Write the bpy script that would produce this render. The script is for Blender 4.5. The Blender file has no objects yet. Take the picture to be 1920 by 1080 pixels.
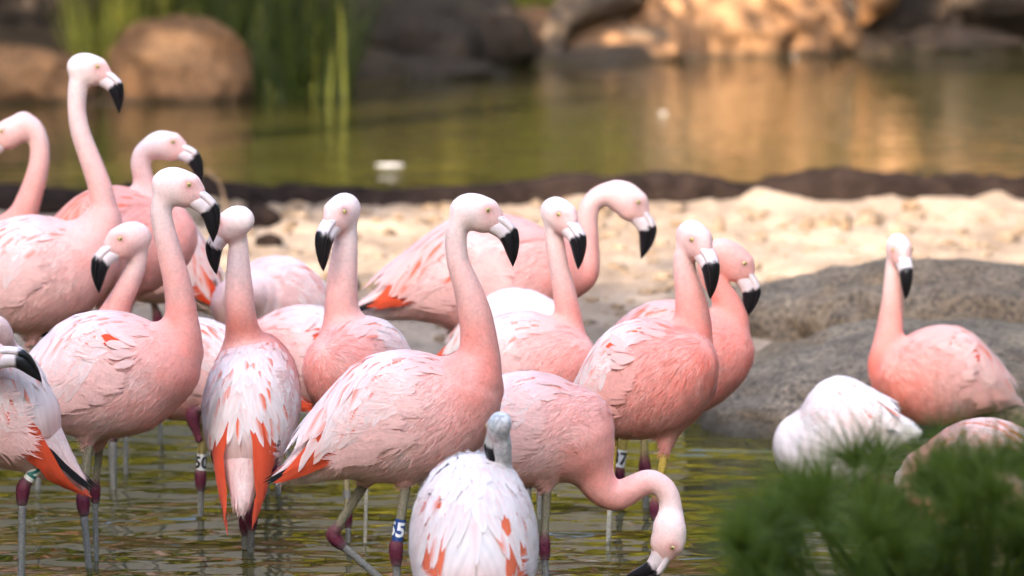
import bpy, math, random
import numpy as np
from mathutils import Vector, Matrix

# ------------------------------------------------------------------ camera, sky, sun, exposure
SC = bpy.context.scene
COL = SC.collection
R = math.radians
F = 8000.0                       # focal length in pixels of the 1920 px wide photograph
CAM_H = 1.7
PITCH = math.atan(780.0 / F)
cam_d = bpy.data.cameras.new('camera')
cam = bpy.data.objects.new('camera', cam_d); COL.objects.link(cam)
cam.location = (0, 0, CAM_H)
cam.rotation_euler = (R(90) - PITCH, 0, 0)
cam_d.sensor_width = 36.0
cam_d.lens = 36.0 * F / 1920.0
cam_d.clip_start = 0.1
cam_d.clip_end = 600
cam_d.dof.use_dof = True
cam_d.dof.focus_distance = 10.1
cam_d.dof.aperture_fstop = 3.6
SC.camera = cam

SUN_EL, SUN_DIR = R(27), Vector((0.42, 0.90, 0))     # horizontal way the light travels
SUN_DIR.normalize()
light_dir = Vector((SUN_DIR.x * math.cos(SUN_EL), SUN_DIR.y * math.cos(SUN_EL), -math.sin(SUN_EL)))
world = bpy.data.worlds.new('World'); SC.world = world
world.use_nodes = True
wn = world.node_tree
bg = wn.nodes['Background']
sky_n = wn.nodes.new('ShaderNodeTexSky')
sky_n.sky_type = 'NISHITA'
sky_n.sun_disc = False
sky_n.sun_elevation = SUN_EL
to_sun = -SUN_DIR
sky_n.sun_rotation = math.atan2(to_sun.x, to_sun.y)
sky_n.air_density = 0.8; sky_n.dust_density = 2.2; sky_n.ozone_density = 0.15
wn.links.new(sky_n.outputs[0], bg.inputs[0])
bg.inputs[1].default_value = 0.15
sun_d = bpy.data.lights.new('sun', 'SUN')
sun_d.energy = 2.1; sun_d.angle = R(0.5); sun_d.color = (1.0, 0.82, 0.62)
sun = bpy.data.objects.new('sun', sun_d); COL.objects.link(sun)
sun.rotation_euler = light_dir.to_track_quat('-Z', 'Y').to_euler()
sun.location = (-10, -15, 15)
SC.view_settings.view_transform = 'Standard'
SC.view_settings.look = 'None'
SC.view_settings.gamma = 1.0
SC.view_settings.use_curve_mapping = False
SC.view_settings.exposure = 3.42
SC.render.engine = 'CYCLES'
SC.cycles.use_denoising = True
SC.cycles.adaptive_threshold = 0.02
SC.cycles.max_bounces = 8
SC.cycles.diffuse_bounces = 5
SC.cycles.glossy_bounces = 3
SC.cycles.transparent_max_bounces = 40
SC.cycles.sample_clamp_indirect = 6

rng = np.random.default_rng(11)
random.seed(5)

# ------------------------------------------------------------------ helpers
cp, sp = math.cos(PITCH), math.sin(PITCH)
def P(px, py, d):
    """pixel of the 1920x1080 photograph + distance from the camera along the ground -> world point"""
    u, v = (px - 960.0) / F, (540.0 - py) / F
    x, y, z = u, v * sp + cp, v * cp - sp
    k = d / y
    return np.array([x * k, d, CAM_H + z * k])

def new_mesh(name, verts, faces, mat=None, smooth=True, col=None, uv=None):
    me = bpy.data.meshes.new(name)
    verts = np.asarray(verts, dtype=np.float32)
    if isinstance(faces, np.ndarray):
        nf, k = faces.shape
        me.vertices.add(len(verts)); me.vertices.foreach_set('co', verts.ravel())
        me.loops.add(nf * k); me.loops.foreach_set('vertex_index', faces.astype(np.int32).ravel())
        me.polygons.add(nf); me.polygons.foreach_set('loop_start', np.arange(0, nf * k, k, dtype=np.int32))
        me.update(calc_edges=True)
    else:
        me.from_pydata(verts.tolist(), [], faces)
    if smooth and len(me.polygons):
        me.polygons.foreach_set('use_smooth', np.ones(len(me.polygons), dtype=bool))
    if col is not None:
        a = me.color_attributes.new('Col', 'FLOAT_COLOR', 'POINT')
        c = np.ones((len(verts), 4), dtype=np.float32); c[:, :3] = col
        a.data.foreach_set('color', c.ravel())
    if uv is not None:
        l = me.uv_layers.new(name='UVMap')
        idx = np.empty(len(me.loops), dtype=np.int32); me.loops.foreach_get('vertex_index', idx)
        l.data.foreach_set('uv', np.asarray(uv, dtype=np.float32)[idx].ravel())
    if mat is not None: me.materials.append(mat)
    return me

def obj(name, me, parent=None, loc=None):
    o = bpy.data.objects.new(name, me)
    COL.objects.link(o)
    if loc is not None: o.location = loc
    if parent is not None:
        o.parent = parent
    return o

def empty(name, loc):
    o = bpy.data.objects.new(name, None); COL.objects.link(o)
    o.location = loc; o.empty_display_size = 0.05
    return o

def tag(o, label=None, cat=None, group=None, kind=None):
    if label: o['label'] = label
    if cat: o['category'] = cat
    if group: o['group'] = group
    if kind: o['kind'] = kind
    return o

def sstep(a, b, x):
    t = np.clip((x - a) / (b - a), 0, 1)
    return t * t * (3 - 2 * t)

def _hash(ix, iy, iz, seed):
    h = (ix * 374761393 + iy * 668265263 + iz * 2147483647 + seed * 1274126177) & 0xFFFFFFFF
    h = ((h ^ (h >> 13)) * 1274126177) & 0xFFFFFFFF
    h = (h ^ (h >> 16)) & 0xFFFFFFFF
    return h.astype(np.float64) / 4294967295.0

def vnoise(p, seed=0):
    p = np.asarray(p, dtype=np.float64)
    i = np.floor(p).astype(np.int64); f = p - i
    f = f * f * (3 - 2 * f)
    out = 0
    for dx in (0, 1):
        for dy in (0, 1):
            for dz in (0, 1):
                w = (f[..., 0] if dx else 1 - f[..., 0]) * (f[..., 1] if dy else 1 - f[..., 1]) * (f[..., 2] if dz else 1 - f[..., 2])
                out = out + w * _hash(i[..., 0] + dx, i[..., 1] + dy, i[..., 2] + dz, seed)
    return out * 2 - 1

def fbm(p, octaves=4, seed=0, gain=0.5, lac=2.07):
    p = np.asarray(p, dtype=np.float64); a = 1.0; s = 0
    for k in range(octaves):
        s = s + a * vnoise(p, seed + k * 17); p = p * lac + 3.7; a *= gain
    return s

def catmull(pts, n):
    """smooth curve through rows of pts, n samples per span"""
    pts = np.asarray(pts, dtype=np.float64)
    q = np.vstack([2 * pts[0] - pts[1], pts, 2 * pts[-1] - pts[-2]])
    out = []
    for i in range(1, len(q) - 2):
        for t in np.linspace(0, 1, n, endpoint=False):
            a, b, c, d = q[i - 1], q[i], q[i + 1], q[i + 2]
            out.append(0.5 * (2 * b + (c - a) * t + (2 * a - 5 * b + 4 * c - d) * t * t + (3 * b - a - 3 * c + d) * t ** 3))
    out.append(pts[-1])
    return np.array(out)

def tube(path, rad, nseg=10, caps=True, squash=None):
    """verts, quad faces of a tube through path with radii rad"""
    path = np.asarray(path, dtype=np.float64); rad = np.asarray(rad, dtype=np.float64)
    n = len(path)
    tan = np.gradient(path, axis=0); tan /= np.linalg.norm(tan, axis=1)[:, None] + 1e-12
    ref = np.array([0, 0, 1.0]) if abs(tan[0][2]) < 0.9 else np.array([0, 1.0, 0])
    a = np.cross(tan[0], ref); a /= np.linalg.norm(a)
    V = []
    ang = np.linspace(0, 2 * np.pi, nseg, endpoint=False)
    for i in range(n):
        a = a - tan[i] * np.dot(a, tan[i]); a /= np.linalg.norm(a) + 1e-12
        b = np.cross(tan[i], a)
        V.append(path[i] + rad[i] * (np.cos(ang)[:, None] * a + np.sin(ang)[:, None] * b))
    V = np.vstack(V)
    Fc = []
    for i in range(n - 1):
        for j in range(nseg):
            k = (j + 1) % nseg
            Fc.append([i * nseg + j, i * nseg + k, (i + 1) * nseg + k, (i + 1) * nseg + j])
    if caps:
        Fc.append(list(range(nseg))[::-1]); Fc.append([(n - 1) * nseg + j for j in range(nseg)])
    return V, Fc

def ico(sub=2):
    import bmesh
    bm = bmesh.new(); bmesh.ops.create_icosphere(bm, subdivisions=sub, radius=1.0)
    v = np.array([x.co[:] for x in bm.verts]); f = np.array([[q.index for q in p.verts] for p in bm.faces])
    bm.free(); return v, f
ICO = {k: ico(k) for k in (2, 3, 5)}

# ------------------------------------------------------------------ materials
def mat(name):
    m = bpy.data.materials.new(name); m.use_nodes = True
    nt = m.node_tree
    return m, nt, nt.nodes['Principled BSDF'], nt.nodes['Material Output']

def N(nt, typ, **kw):
    n = nt.nodes.new(typ)
    for k, v in kw.items():
        if k.startswith('i_'):
            key = k[2:]
            n.inputs[int(key) if key.isdigit() else key.replace('_', ' ')].default_value = v
        else: setattr(n, k, v)
    return n

def mixc(nt, a, b, fac, typ='MIX'):
    n = nt.nodes.new('ShaderNodeMix'); n.data_type = 'RGBA'; n.blend_type = typ
    for sock, v in ((n.inputs[6], a), (n.inputs[7], b), (n.inputs[0], fac)):
        if hasattr(v, 'is_linked') or isinstance(v, bpy.types.NodeSocket): nt.links.new(v, sock)
        else: sock.default_value = v if isinstance(v, (int, float)) else (*v[:3], 1)
    return n.outputs[2]

def ramp(nt, sock, stops):
    n = nt.nodes.new('ShaderNodeValToRGB'); e = n.color_ramp.elements
    while len(e) < len(stops): e.new(0.5)
    for i, (p, c) in enumerate(stops):
        e[i].position = p; e[i].color = (*c, 1) if len(c) == 3 else c
    nt.links.new(sock, n.inputs[0])
    return n.outputs[0]

def plumage_material(name, feather):
    m, nt, b, out = mat(name)
    L = nt.links
    at = N(nt, 'ShaderNodeVertexColor', layer_name='Col')
    geo = N(nt, 'ShaderNodeNewGeometry')
    if feather:
        uv = N(nt, 'ShaderNodeUVMap')
        sx = N(nt, 'ShaderNodeSeparateXYZ'); L.new(uv.outputs[0], sx.inputs[0])
        ax = N(nt, 'ShaderNodeMath', operation='ABSOLUTE'); L.new(sx.outputs[0], ax.inputs[0])
        # barbs run out and forward from the shaft
        m1 = N(nt, 'ShaderNodeMath', operation='MULTIPLY_ADD', i_1=-0.55); L.new(ax.outputs[0], m1.inputs[0]); L.new(sx.outputs[1], m1.inputs[2])
        cv = N(nt, 'ShaderNodeCombineXYZ'); L.new(m1.outputs[0], cv.inputs[1]); L.new(sx.outputs[0], cv.inputs[0])
        oi = N(nt, 'ShaderNodeObjectInfo'); L.new(oi.outputs['Random'], cv.inputs[2])
        mp = N(nt, 'ShaderNodeMapping'); mp.inputs['Scale'].default_value = (1.2, 22, 30); L.new(cv.outputs[0], mp.inputs[0])
        nz = N(nt, 'ShaderNodeTexNoise', i_Scale=1.0, i_Detail=3.0); L.new(mp.outputs[0], nz.inputs['Vector'])
        fac = nz.outputs[0]
        amp = 0.10
    else:
        nz = N(nt, 'ShaderNodeTexNoise', i_Scale=140.0, i_Detail=3.0); L.new(geo.outputs['Position'], nz.inputs['Vector'])
        fac = nz.outputs[0]; amp = 0.10
    v = N(nt, 'ShaderNodeMapRange', i_1=0.25, i_2=0.75, i_3=1 - amp, i_4=1 + amp); L.new(fac, v.inputs[0])
    hs = N(nt, 'ShaderNodeVectorMath', operation='SCALE'); L.new(at.outputs[0], hs.inputs[0]); L.new(v.outputs[0], hs.inputs['Scale'])
    L.new(hs.outputs[0], b.inputs['Base Color'])
    b.inputs['Roughness'].default_value = 0.72
    b.inputs['Specular IOR Level'].default_value = 0.25
    b.inputs['Sheen Weight'].default_value = 0.15
    b.inputs['Sheen Roughness'].default_value = 0.5
    bp = N(nt, 'ShaderNodeBump', i_Strength=0.35 if feather else 0.25, i_Distance=0.002)
    L.new(fac, bp.inputs['Height']); L.new(bp.outputs[0], b.inputs['Normal'])
    tr = N(nt, 'ShaderNodeBsdfTranslucent'); L.new(hs.outputs[0], tr.inputs[0])
    mx = N(nt, 'ShaderNodeMixShader', i_0=0.28 if feather else 0.10)
    L.new(b.outputs[0], mx.inputs[1]); L.new(tr.outputs[0], mx.inputs[2])
    last = mx.outputs[0]
    L.new(last, out.inputs[0])
    return m

def col_material(name, rough, noise=0.0, scale=60, bump=0.0, spec=0.5):
    m, nt, b, out = mat(name); L = nt.links
    at = N(nt, 'ShaderNodeVertexColor', layer_name='Col')
    geo = N(nt, 'ShaderNodeNewGeometry')
    nz = N(nt, 'ShaderNodeTexNoise', i_Scale=scale, i_Detail=4.0); L.new(geo.outputs['Position'], nz.inputs['Vector'])
    v = N(nt, 'ShaderNodeMapRange', i_1=0.25, i_2=0.75, i_3=1 - noise, i_4=1 + noise); L.new(nz.outputs[0], v.inputs[0])
    hs = N(nt, 'ShaderNodeVectorMath', operation='SCALE'); L.new(at.outputs[0], hs.inputs[0]); L.new(v.outputs[0], hs.inputs['Scale'])
    L.new(hs.outputs[0], b.inputs['Base Color'])
    b.inputs['Roughness'].default_value = rough; b.inputs['Specular IOR Level'].default_value = spec
    if bump:
        bp = N(nt, 'ShaderNodeBump', i_Strength=bump, i_Distance=0.003); L.new(nz.outputs[0], bp.inputs['Height']); L.new(bp.outputs[0], b.inputs['Normal'])
    return m

def flat_material(name, c, rough=0.5, spec=0.5):
    m, nt, b, out = mat(name)
    b.inputs['Base Color'].default_value = (*c, 1); b.inputs['Roughness'].default_value = rough
    b.inputs['Specular IOR Level'].default_value = spec
    return m

M_PLUME = plumage_material('plumage', False)
M_FEATHER = plumage_material('feather', True)
M_BILL = col_material('bill_keratin', 0.33, 0.05, 120, spec=0.3)
M_LEG = col_material('leg_skin', 0.6, 0.42, 210, 0.9, 0.25)
M_IRIS = flat_material('iris', (0.46, 0.37, 0.13), 0.2)
M_PUPIL = flat_material('pupil', (0.004, 0.004, 0.004), 0.08)


# ------------------------------------------------------------------ setting: ground, water, rocks
def gmix(nt, fac, a, b):
    return mixc(nt, a, b, fac)

def sand_material():
    m, nt, b, out = mat('sandy_ground'); L = nt.links
    geo = N(nt, 'ShaderNodeNewGeometry')
    n1 = N(nt, 'ShaderNodeTexNoise', i_Scale=2.2, i_Detail=6.0, i_Roughness=0.6); L.new(geo.outputs['Position'], n1.inputs['Vector'])
    n2 = N(nt, 'ShaderNodeTexNoise', i_Scale=38.0, i_Detail=5.0, i_Roughness=0.65); L.new(geo.outputs['Position'], n2.inputs['Vector'])
    n3 = N(nt, 'ShaderNodeTexVoronoi', i_Scale=16.0); L.new(geo.outputs['Position'], n3.inputs['Vector'])
    c1 = ramp(nt, n1.outputs[0], [(0.32, (0.115, 0.083, 0.06)), (0.5, (0.205, 0.157, 0.118)), (0.72, (0.285, 0.226, 0.176))])
    c2 = ramp(nt, n2.outputs[0], [(0.30, (0.42, 0.38, 0.34)), (0.5, (0.9, 0.9, 0.9)), (0.7, (1.08, 1.05, 1.0))])
    c = mixc(nt, c1, c2, 0.85, 'MULTIPLY')
    cr = ramp(nt, n3.outputs[0], [(0.0, (0.55, 0.45, 0.36)), (0.16, (1, 1, 1))])
    c = mixc(nt, c, cr, 0.5, 'MULTIPLY')
    # wet margin close to the water level
    sx = N(nt, 'ShaderNodeSeparateXYZ'); L.new(geo.outputs['Position'], sx.inputs[0])
    wv = N(nt, 'ShaderNodeMath', operation='MULTIPLY_ADD', i_1=0.06); L.new(n1.outputs[0], wv.inputs[0]); L.new(sx.outputs[2], wv.inputs[2])
    wet = N(nt, 'ShaderNodeMapRange', i_1=0.055, i_2=0.115, i_3=1.0, i_4=0.0); L.new(wv.outputs[0], wet.inputs[0])
    c = mixc(nt, c, (0.09, 0.07, 0.05), wet.outputs[0])
    # leaf litter soil on the far bank
    bank = N(nt, 'ShaderNodeMapRange', i_1=24.0, i_2=26.0); L.new(sx.outputs[1], bank.inputs[0])
    c = mixc(nt, c, mixc(nt, (0.035, 0.025, 0.018), (0.10, 0.068, 0.042), n2.outputs[0]), bank.outputs[0])
    # away from the bare sand bar the ground is grown over
    fx = N(nt, 'ShaderNodeMath', operation='ABSOLUTE'); L.new(sx.outputs[0], fx.inputs[0])
    gx_ = N(nt, 'ShaderNodeMath', operation='MULTIPLY_ADD', i_1=3.0); L.new(n1.outputs[0], gx_.inputs[0]); L.new(fx.outputs[0], gx_.inputs[2])
    g1 = N(nt, 'ShaderNodeMapRange', i_1=5.5, i_2=7.0); L.new(gx_.outputs[0], g1.inputs[0])
    g2 = N(nt, 'ShaderNodeMapRange', i_1=9.0, i_2=7.5); L.new(sx.outputs[1], g2.inputs[0])
    gm = N(nt, 'ShaderNodeMath', operation='MAXIMUM'); L.new(g1.outputs[0], gm.inputs[0]); L.new(g2.outputs[0], gm.inputs[1])
    c = mixc(nt, c, mixc(nt, (0.035, 0.04, 0.012), (0.08, 0.065, 0.03), n2.outputs[0]), gm.outputs[0])
    L.new(c, b.inputs['Base Color'])
    rw = N(nt, 'ShaderNodeMapRange', i_1=0.0, i_2=1.0, i_3=0.92, i_4=0.35); L.new(wet.outputs[0], rw.inputs[0]); L.new(rw.outputs[0], b.inputs['Roughness'])
    b.inputs['Specular IOR Level'].default_value = 0.3
    bp = N(nt, 'ShaderNodeBump', i_Strength=0.6, i_Distance=0.015); L.new(n2.outputs[0], bp.inputs['Height']); L.new(bp.outputs[0], b.inputs['Normal'])
    return m

def shore_y(x): return 13.35 + 0.25 * np.sin(x * 1.3 + 1) + 0.12 * np.sin(x * 4.1) - 0.75 * sstep(0.35, 0.9, x) 
def berm_y(x): return 20.6 + 0.12 * x + 0.10 * np.sin(x * 2.3) + 0.06 * np.sin(x * 5.7 + 2)
def bank_y(x): return np.interp(x, [-12, -4.5, -3.2, -2.3, -1.3, -0.6, 0.4, 2.5, 5.0, 12], [30.0, 30.6, 31.4, 31.6, 33.5, 36.2, 37.6, 39.8, 41.5, 44.0])

def ground_z(x, y):
    p = np.stack([x, y, np.zeros_like(x)], -1)
    sh = shore_y(x)
    z = -0.22 + 0.06 * fbm(p * 0.6, 2, 4)
    z = np.where(y < sh - 1.5, z, z)
    rise = sstep(sh - 0.9, sh + 2.4, y)
    sand = 0.0 + 0.125 * sstep(sh, sh + 3.0, y) + 0.02 * sstep(sh - 0.05, sh + 0.15, y)
    sand = sand + 0.012 * fbm(p * 1.4, 3, 9) * sstep(sh, sh + 0.8, y)
    lump = np.maximum(0, fbm(p * 3.4, 4, 21) - 0.05)
    sand = sand + 0.05 * lump ** 1.2 * sstep(sh + 0.5, sh + 2.0, y) + 0.010 * fbm(p * 11.0, 3, 31) * sstep(sh + 0.1, sh + 1.2, y)
    be = berm_y(x)
    edge_rise = 0.022 * np.exp(-((y - (be - 0.55)) / 0.30) ** 2) * sstep(0.2, 1.5, x) * (0.4 + fbm(p * 2.5, 2, 77))
    sand = sand - 0.06 * sstep(be - 0.9, be, y) + np.maximum(edge_rise, 0)
    k = sstep(sh - 0.8, sh + 0.05, y)
    z = z * (1 - k) + sand * k
    k2 = sstep(be + 0.05, be + 0.8, y)
    z = z * (1 - k2) + (-0.35) * k2
    bk = bank_y(x)
    up = 0.04 + 0.10 * (y - bk) + 0.10 * fbm(p * 0.8, 3, 55) + 0.05 * fbm(p * 3, 3, 56)
    up = np.minimum(up, 3.5 + 0.15 * fbm(p * 0.4, 2, 57))
    k3 = sstep(bk - 0.6, bk + 0.25, y)
    z = z * (1 - k3) + up * k3
    # sloping home bank under the camera, and the plant's bank at the right
    k4 = sstep(7.0, 3.5, y) * 1.0
    z = z * (1 - k4) + 0.12 * k4
    k5 = sstep(0.25, 0.55, x) * sstep(8.6, 8.0, y)
    z = z * (1 - k5) + 0.10 * k5
    side = sstep(9, 16, np.abs(x)); z = z * (1 - side) + (0.6 + 0.3 * fbm(p * 0.3, 3, 91)) * side
    return z

def axis_lines(segs):
    out = []
    for a, b, st in segs: out.append(np.arange(a, b, st))
    out.append([segs[-1][1]]); return np.concatenate(out)
gx = axis_lines([(-300, -40, 40), (-40, -12, 4), (-12, -4, 0.5), (-4, -2.6, 0.15), (-2.6, 3.0, 0.035), (3.0, 5, 0.12), (5, 12, 0.5), (12, 40, 4), (40, 300, 40)])
gy = axis_lines([(-300, -40, 40), (-40, -4, 3), (-4, 12, 0.4), (12, 12.6, 0.1), (12.6, 21.8, 0.035), (21.8, 29.5, 0.5), (29.5, 42, 0.16), (42, 60, 2), (60, 400, 40)])
X, Y = np.meshgrid(gx, gy, indexing='ij')
Z = ground_z(X, Y)
ny = len(gy)
ii, jj = np.meshgrid(np.arange(len(gx) - 1), np.arange(ny - 1), indexing='ij')
a0 = (ii * ny + jj).ravel()
gq = np.stack([a0, a0 + ny, a0 + ny + 1, a0 + 1], 1)
M_SAND = sand_material()
tag(obj('ground', new_mesh('ground', np.stack([X.ravel(), Y.ravel(), Z.ravel()], 1), gq, M_SAND)), kind='structure')

def water_material():
    m, nt, b, out = mat('pond_water'); L = nt.links
    geo = N(nt, 'ShaderNodeNewGeometry')
    sx = N(nt, 'ShaderNodeSeparateXYZ'); L.new(geo.outputs['Position'], sx.inputs[0])
    near = N(nt, 'ShaderNodeMapRange', i_1=12.5, i_2=21.5, i_3=1.0, i_4=0.15); L.new(sx.outputs[1], near.inputs[0])
    # algae-stained murk, uneven
    nz = N(nt, 'ShaderNodeTexNoise', i_Scale=0.5, i_Detail=3.0); L.new(geo.outputs['Position'], nz.inputs['Vector'])
    c = mixc(nt, (0.034, 0.029, 0.003), (0.062, 0.052, 0.005), nz.outputs[0])
    fm = N(nt, 'ShaderNodeMapRange', i_1=20.0, i_2=23.0); L.new(sx.outputs[1], fm.inputs[0])
    c = mixc(nt, c, mixc(nt, (0.030, 0.028, 0.007), (0.058, 0.051, 0.013), nz.outputs[0]), fm.outputs[0])
    L.new(c, b.inputs['Base Color'])
    b.inputs['Roughness'].default_value = 0.03
    b.inputs['IOR'].default_value = 1.33
    mp = N(nt, 'ShaderNodeMapping'); mp.inputs['Scale'].default_value = (0.62, 1.0, 1.0); mp.inputs['Rotation'].default_value = (0, 0, 0.12); L.new(geo.outputs['Position'], mp.inputs[0])
    w1 = N(nt, 'ShaderNodeTexNoise', i_Scale=3.0, i_Detail=1.2, i_Roughness=0.4, i_Distortion=0.5); L.new(mp.outputs[0], w1.inputs['Vector'])
    w2 = N(nt, 'ShaderNodeTexNoise', i_Scale=11.0, i_Detail=1.0, i_Roughness=0.4, i_Distortion=0.5); L.new(mp.outputs[0], w2.inputs['Vector'])
    ad = N(nt, 'ShaderNodeMath', operation='MULTIPLY_ADD', i_1=0.22); L.new(w2.outputs[0], ad.inputs[0]); L.new(w1.outputs[0], ad.inputs[2])
    hh = N(nt, 'ShaderNodeMath', operation='MULTIPLY'); L.new(ad.outputs[0], hh.inputs[0]); L.new(near.outputs[0], hh.inputs[1])
    bp = N(nt, 'ShaderNodeBump', i_Strength=1.0, i_Distance=0.088); L.new(hh.outputs[0], bp.inputs['Height']); L.new(bp.outputs[0], b.inputs['Normal'])
    return m
tag(obj('water', new_mesh('water', [(-16, -2, 0), (16, -2, 0), (16, 46, 0), (-16, 46, 0)], [[0, 1, 2, 3]], water_material(), smooth=False)), kind='structure')

def rock_material(name, lo, hi, tint, scale=1.0, speck=0.5):
    m, nt, b, out = mat(name); L = nt.links
    geo = N(nt, 'ShaderNodeNewGeometry')
    n1 = N(nt, 'ShaderNodeTexNoise', i_Scale=3.0 * scale, i_Detail=6.0, i_Roughness=0.62); L.new(geo.outputs['Position'], n1.inputs['Vector'])
    n2 = N(nt, 'ShaderNodeTexNoise', i_Scale=70.0 * scale, i_Detail=4.0, i_Roughness=0.7); L.new(geo.outputs['Position'], n2.inputs['Vector'])
    n4 = N(nt, 'ShaderNodeTexNoise', i_Scale=18.0 * scale, i_Detail=4.0, i_Roughness=0.7); L.new(geo.outputs['Position'], n4.inputs['Vector'])
    c = ramp(nt, n1.outputs[0], [(0.3, lo), (0.55, hi), (0.75, tint)])
    sp_ = ramp(nt, n2.outputs[0], [(0.38, (0.35, 0.34, 0.33)), (0.5, (0.95, 0.95, 0.95)), (0.62, (1.4, 1.36, 1.3))])
    c = mixc(nt, c, sp_, speck, 'MULTIPLY')
    st = ramp(nt, n4.outputs[0], [(0.38, (0.5, 0.48, 0.46)), (0.55, (1, 1, 1))])
    c = mixc(nt, c, st, 0.6, 'MULTIPLY')
    big = N(nt, 'ShaderNodeTexNoise', i_Scale=1.7 * scale, i_Detail=3.0, i_Roughness=0.6); L.new(geo.outputs['Position'], big.inputs['Vector'])
    sx = N(nt, 'ShaderNodeSeparateXYZ'); L.new(geo.outputs['Position'], sx.inputs[0])
    wz = N(nt, 'ShaderNodeMath', operation='MULTIPLY_ADD', i_1=-0.10); L.new(big.outputs[0], wz.inputs[0]); L.new(sx.outputs[2], wz.inputs[2])
    wet = N(nt, 'ShaderNodeMapRange', i_1=-0.02, i_2=0.03, i_3=0.72, i_4=0.0); L.new(wz.outputs[0], wet.inputs[0])
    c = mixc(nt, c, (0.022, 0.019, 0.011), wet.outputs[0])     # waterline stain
    lich = ramp(nt, big.outputs[0], [(0.50, (1, 1, 1)), (0.62, (0.80, 0.66, 0.46))]); c = mixc(nt, c, lich, 0.7, 'MULTIPLY')
    L.new(c, b.inputs['Base Color']); b.inputs['Roughness'].default_value = 0.85; b.inputs['Specular IOR Level'].default_value = 0.3
    ad = N(nt, 'ShaderNodeMath', operation='MULTIPLY_ADD', i_1=0.3); L.new(n2.outputs[0], ad.inputs[0]); L.new(n4.outputs[0], ad.inputs[2])
    bp = N(nt, 'ShaderNodeBump', i_Strength=0.8, i_Distance=0.02); L.new(ad.outputs[0], bp.inputs['Height']); L.new(bp.outputs[0], b.inputs['Normal'])
    return m
M_GRANITE = rock_material('grey_granite', (0.062, 0.048, 0.034), (0.135, 0.108, 0.079), (0.21, 0.162, 0.112), 0.8, 0.95)
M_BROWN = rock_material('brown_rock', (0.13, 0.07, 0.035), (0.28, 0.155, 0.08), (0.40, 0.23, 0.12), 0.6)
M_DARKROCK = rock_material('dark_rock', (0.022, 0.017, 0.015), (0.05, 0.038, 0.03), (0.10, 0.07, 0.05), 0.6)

def boulder(label, cen, axes, m, seed, rough=0.12, rotz=0.0, flat=0.0, tilt=0.0, group='boulders', freq=1.6, fine=0.025):
    v, f = ICO[5]
    q = np.sign(v) * np.abs(v) ** (1.0 - flat)
    n = fbm(v * freq + seed * 3.1, 4, seed)
    n2 = fbm(v * freq * 4 + seed, 3, seed + 5)
    q = q * (1 + rough * n + fine * n2)[:, None]
    q = q * np.array(axes)
    ca, sa = math.cos(tilt), math.sin(tilt)
    q = np.stack([q[:, 0] * ca + q[:, 2] * sa, q[:, 1], -q[:, 0] * sa + q[:, 2] * ca], 1)
    ca, sa = math.cos(rotz), math.sin(rotz)
    q = np.stack([q[:, 0] * ca - q[:, 1] * sa, q[:, 0] * sa + q[:, 1] * ca, q[:, 2]], 1)
    o = obj('boulder', new_mesh('boulder', q, f, m), loc=cen)
    return tag(o, label, 'boulder', group)

boulder('low grey granite boulder at the water edge, right of the salmon flamingos', (1.42, 13.42, -0.07), (0.88, 0.80, 0.34), M_GRANITE, 3, 0.12, 0.10, 0.06, fine=0.045)
boulder('long grey granite boulder lying behind the low one at right', (1.66, 14.45, 0.06), (0.86, 0.42, 0.32), M_GRANITE, 8, 0.12, -0.05, 0.10, 0.06, fine=0.045)
boulder('large brown boulder on the far shore at left between the reeds', (-2.52, 32.1, 0.16), (0.56, 0.55, 0.45), M_BROWN, 5, 0.12, 0.2, 0.15)
boulder('brown boulder at the left picture edge on the far shore', (-3.75, 31.9, 0.10), (0.62, 0.5, 0.33), M_BROWN, 7, 0.12, 0.1, 0.1)
boulder('broad sunlit orange rock on the far right shore', (1.85, 40.0, 0.10), (1.1, 0.8, 0.64), M_BROWN, 12, 0.22, 0.2, 0.15)
boulder('sloping sunlit rock ledge left of the broad orange rock', (0.8, 39.5, 0.0), (1.0, 0.7, 0.38), M_BROWN, 14, 0.2, -0.2, 0.1, 0.18)
boulder('pointed sunlit rock hanging over the dark hollow at far right', (3.55, 40.7, 0.88), (0.30, 0.35, 0.62), M_BROWN, 16, 0.16, 0.3, 0.0, 0.35)
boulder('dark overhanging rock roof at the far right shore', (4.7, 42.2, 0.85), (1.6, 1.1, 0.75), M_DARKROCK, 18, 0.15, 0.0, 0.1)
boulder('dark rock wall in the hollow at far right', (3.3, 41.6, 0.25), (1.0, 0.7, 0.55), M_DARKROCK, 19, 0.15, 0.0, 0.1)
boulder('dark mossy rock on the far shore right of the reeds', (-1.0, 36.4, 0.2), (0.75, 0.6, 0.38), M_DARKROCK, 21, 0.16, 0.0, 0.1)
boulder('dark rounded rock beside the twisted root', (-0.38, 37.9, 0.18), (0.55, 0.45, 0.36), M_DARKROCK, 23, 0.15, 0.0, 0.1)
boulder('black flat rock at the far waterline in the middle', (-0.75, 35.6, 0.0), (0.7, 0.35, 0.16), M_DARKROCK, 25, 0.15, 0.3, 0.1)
boulder('high orange rock out of the water above the broad rock', (2.3, 42.0, 1.25), (1.1, 0.8, 0.6), M_BROWN, 27, 0.16, 0.0, 0.1)
boulder('high brown rock above the dark roof', (4.2, 44.2, 1.9), (1.3, 0.8, 0.6), M_BROWN, 29, 0.16, 0.0, 0.1)
boulder('sunlit craggy rock between the broad orange rock and the hollow', (2.75, 40.5, 0.12), (0.5, 0.45, 0.42), M_BROWN, 35, 0.24, 0.4)
boulder('small brown rock at the waterline below the orange ledge', (1.15, 38.9, 0.02), (0.42, 0.3, 0.17), M_BROWN, 37, 0.22, 0.2)
boulder('dark low rock at the waterline of the far right hollow', (4.1, 40.9, 0.02), (0.8, 0.4, 0.2), M_DARKROCK, 39, 0.22, 0.1)
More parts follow.
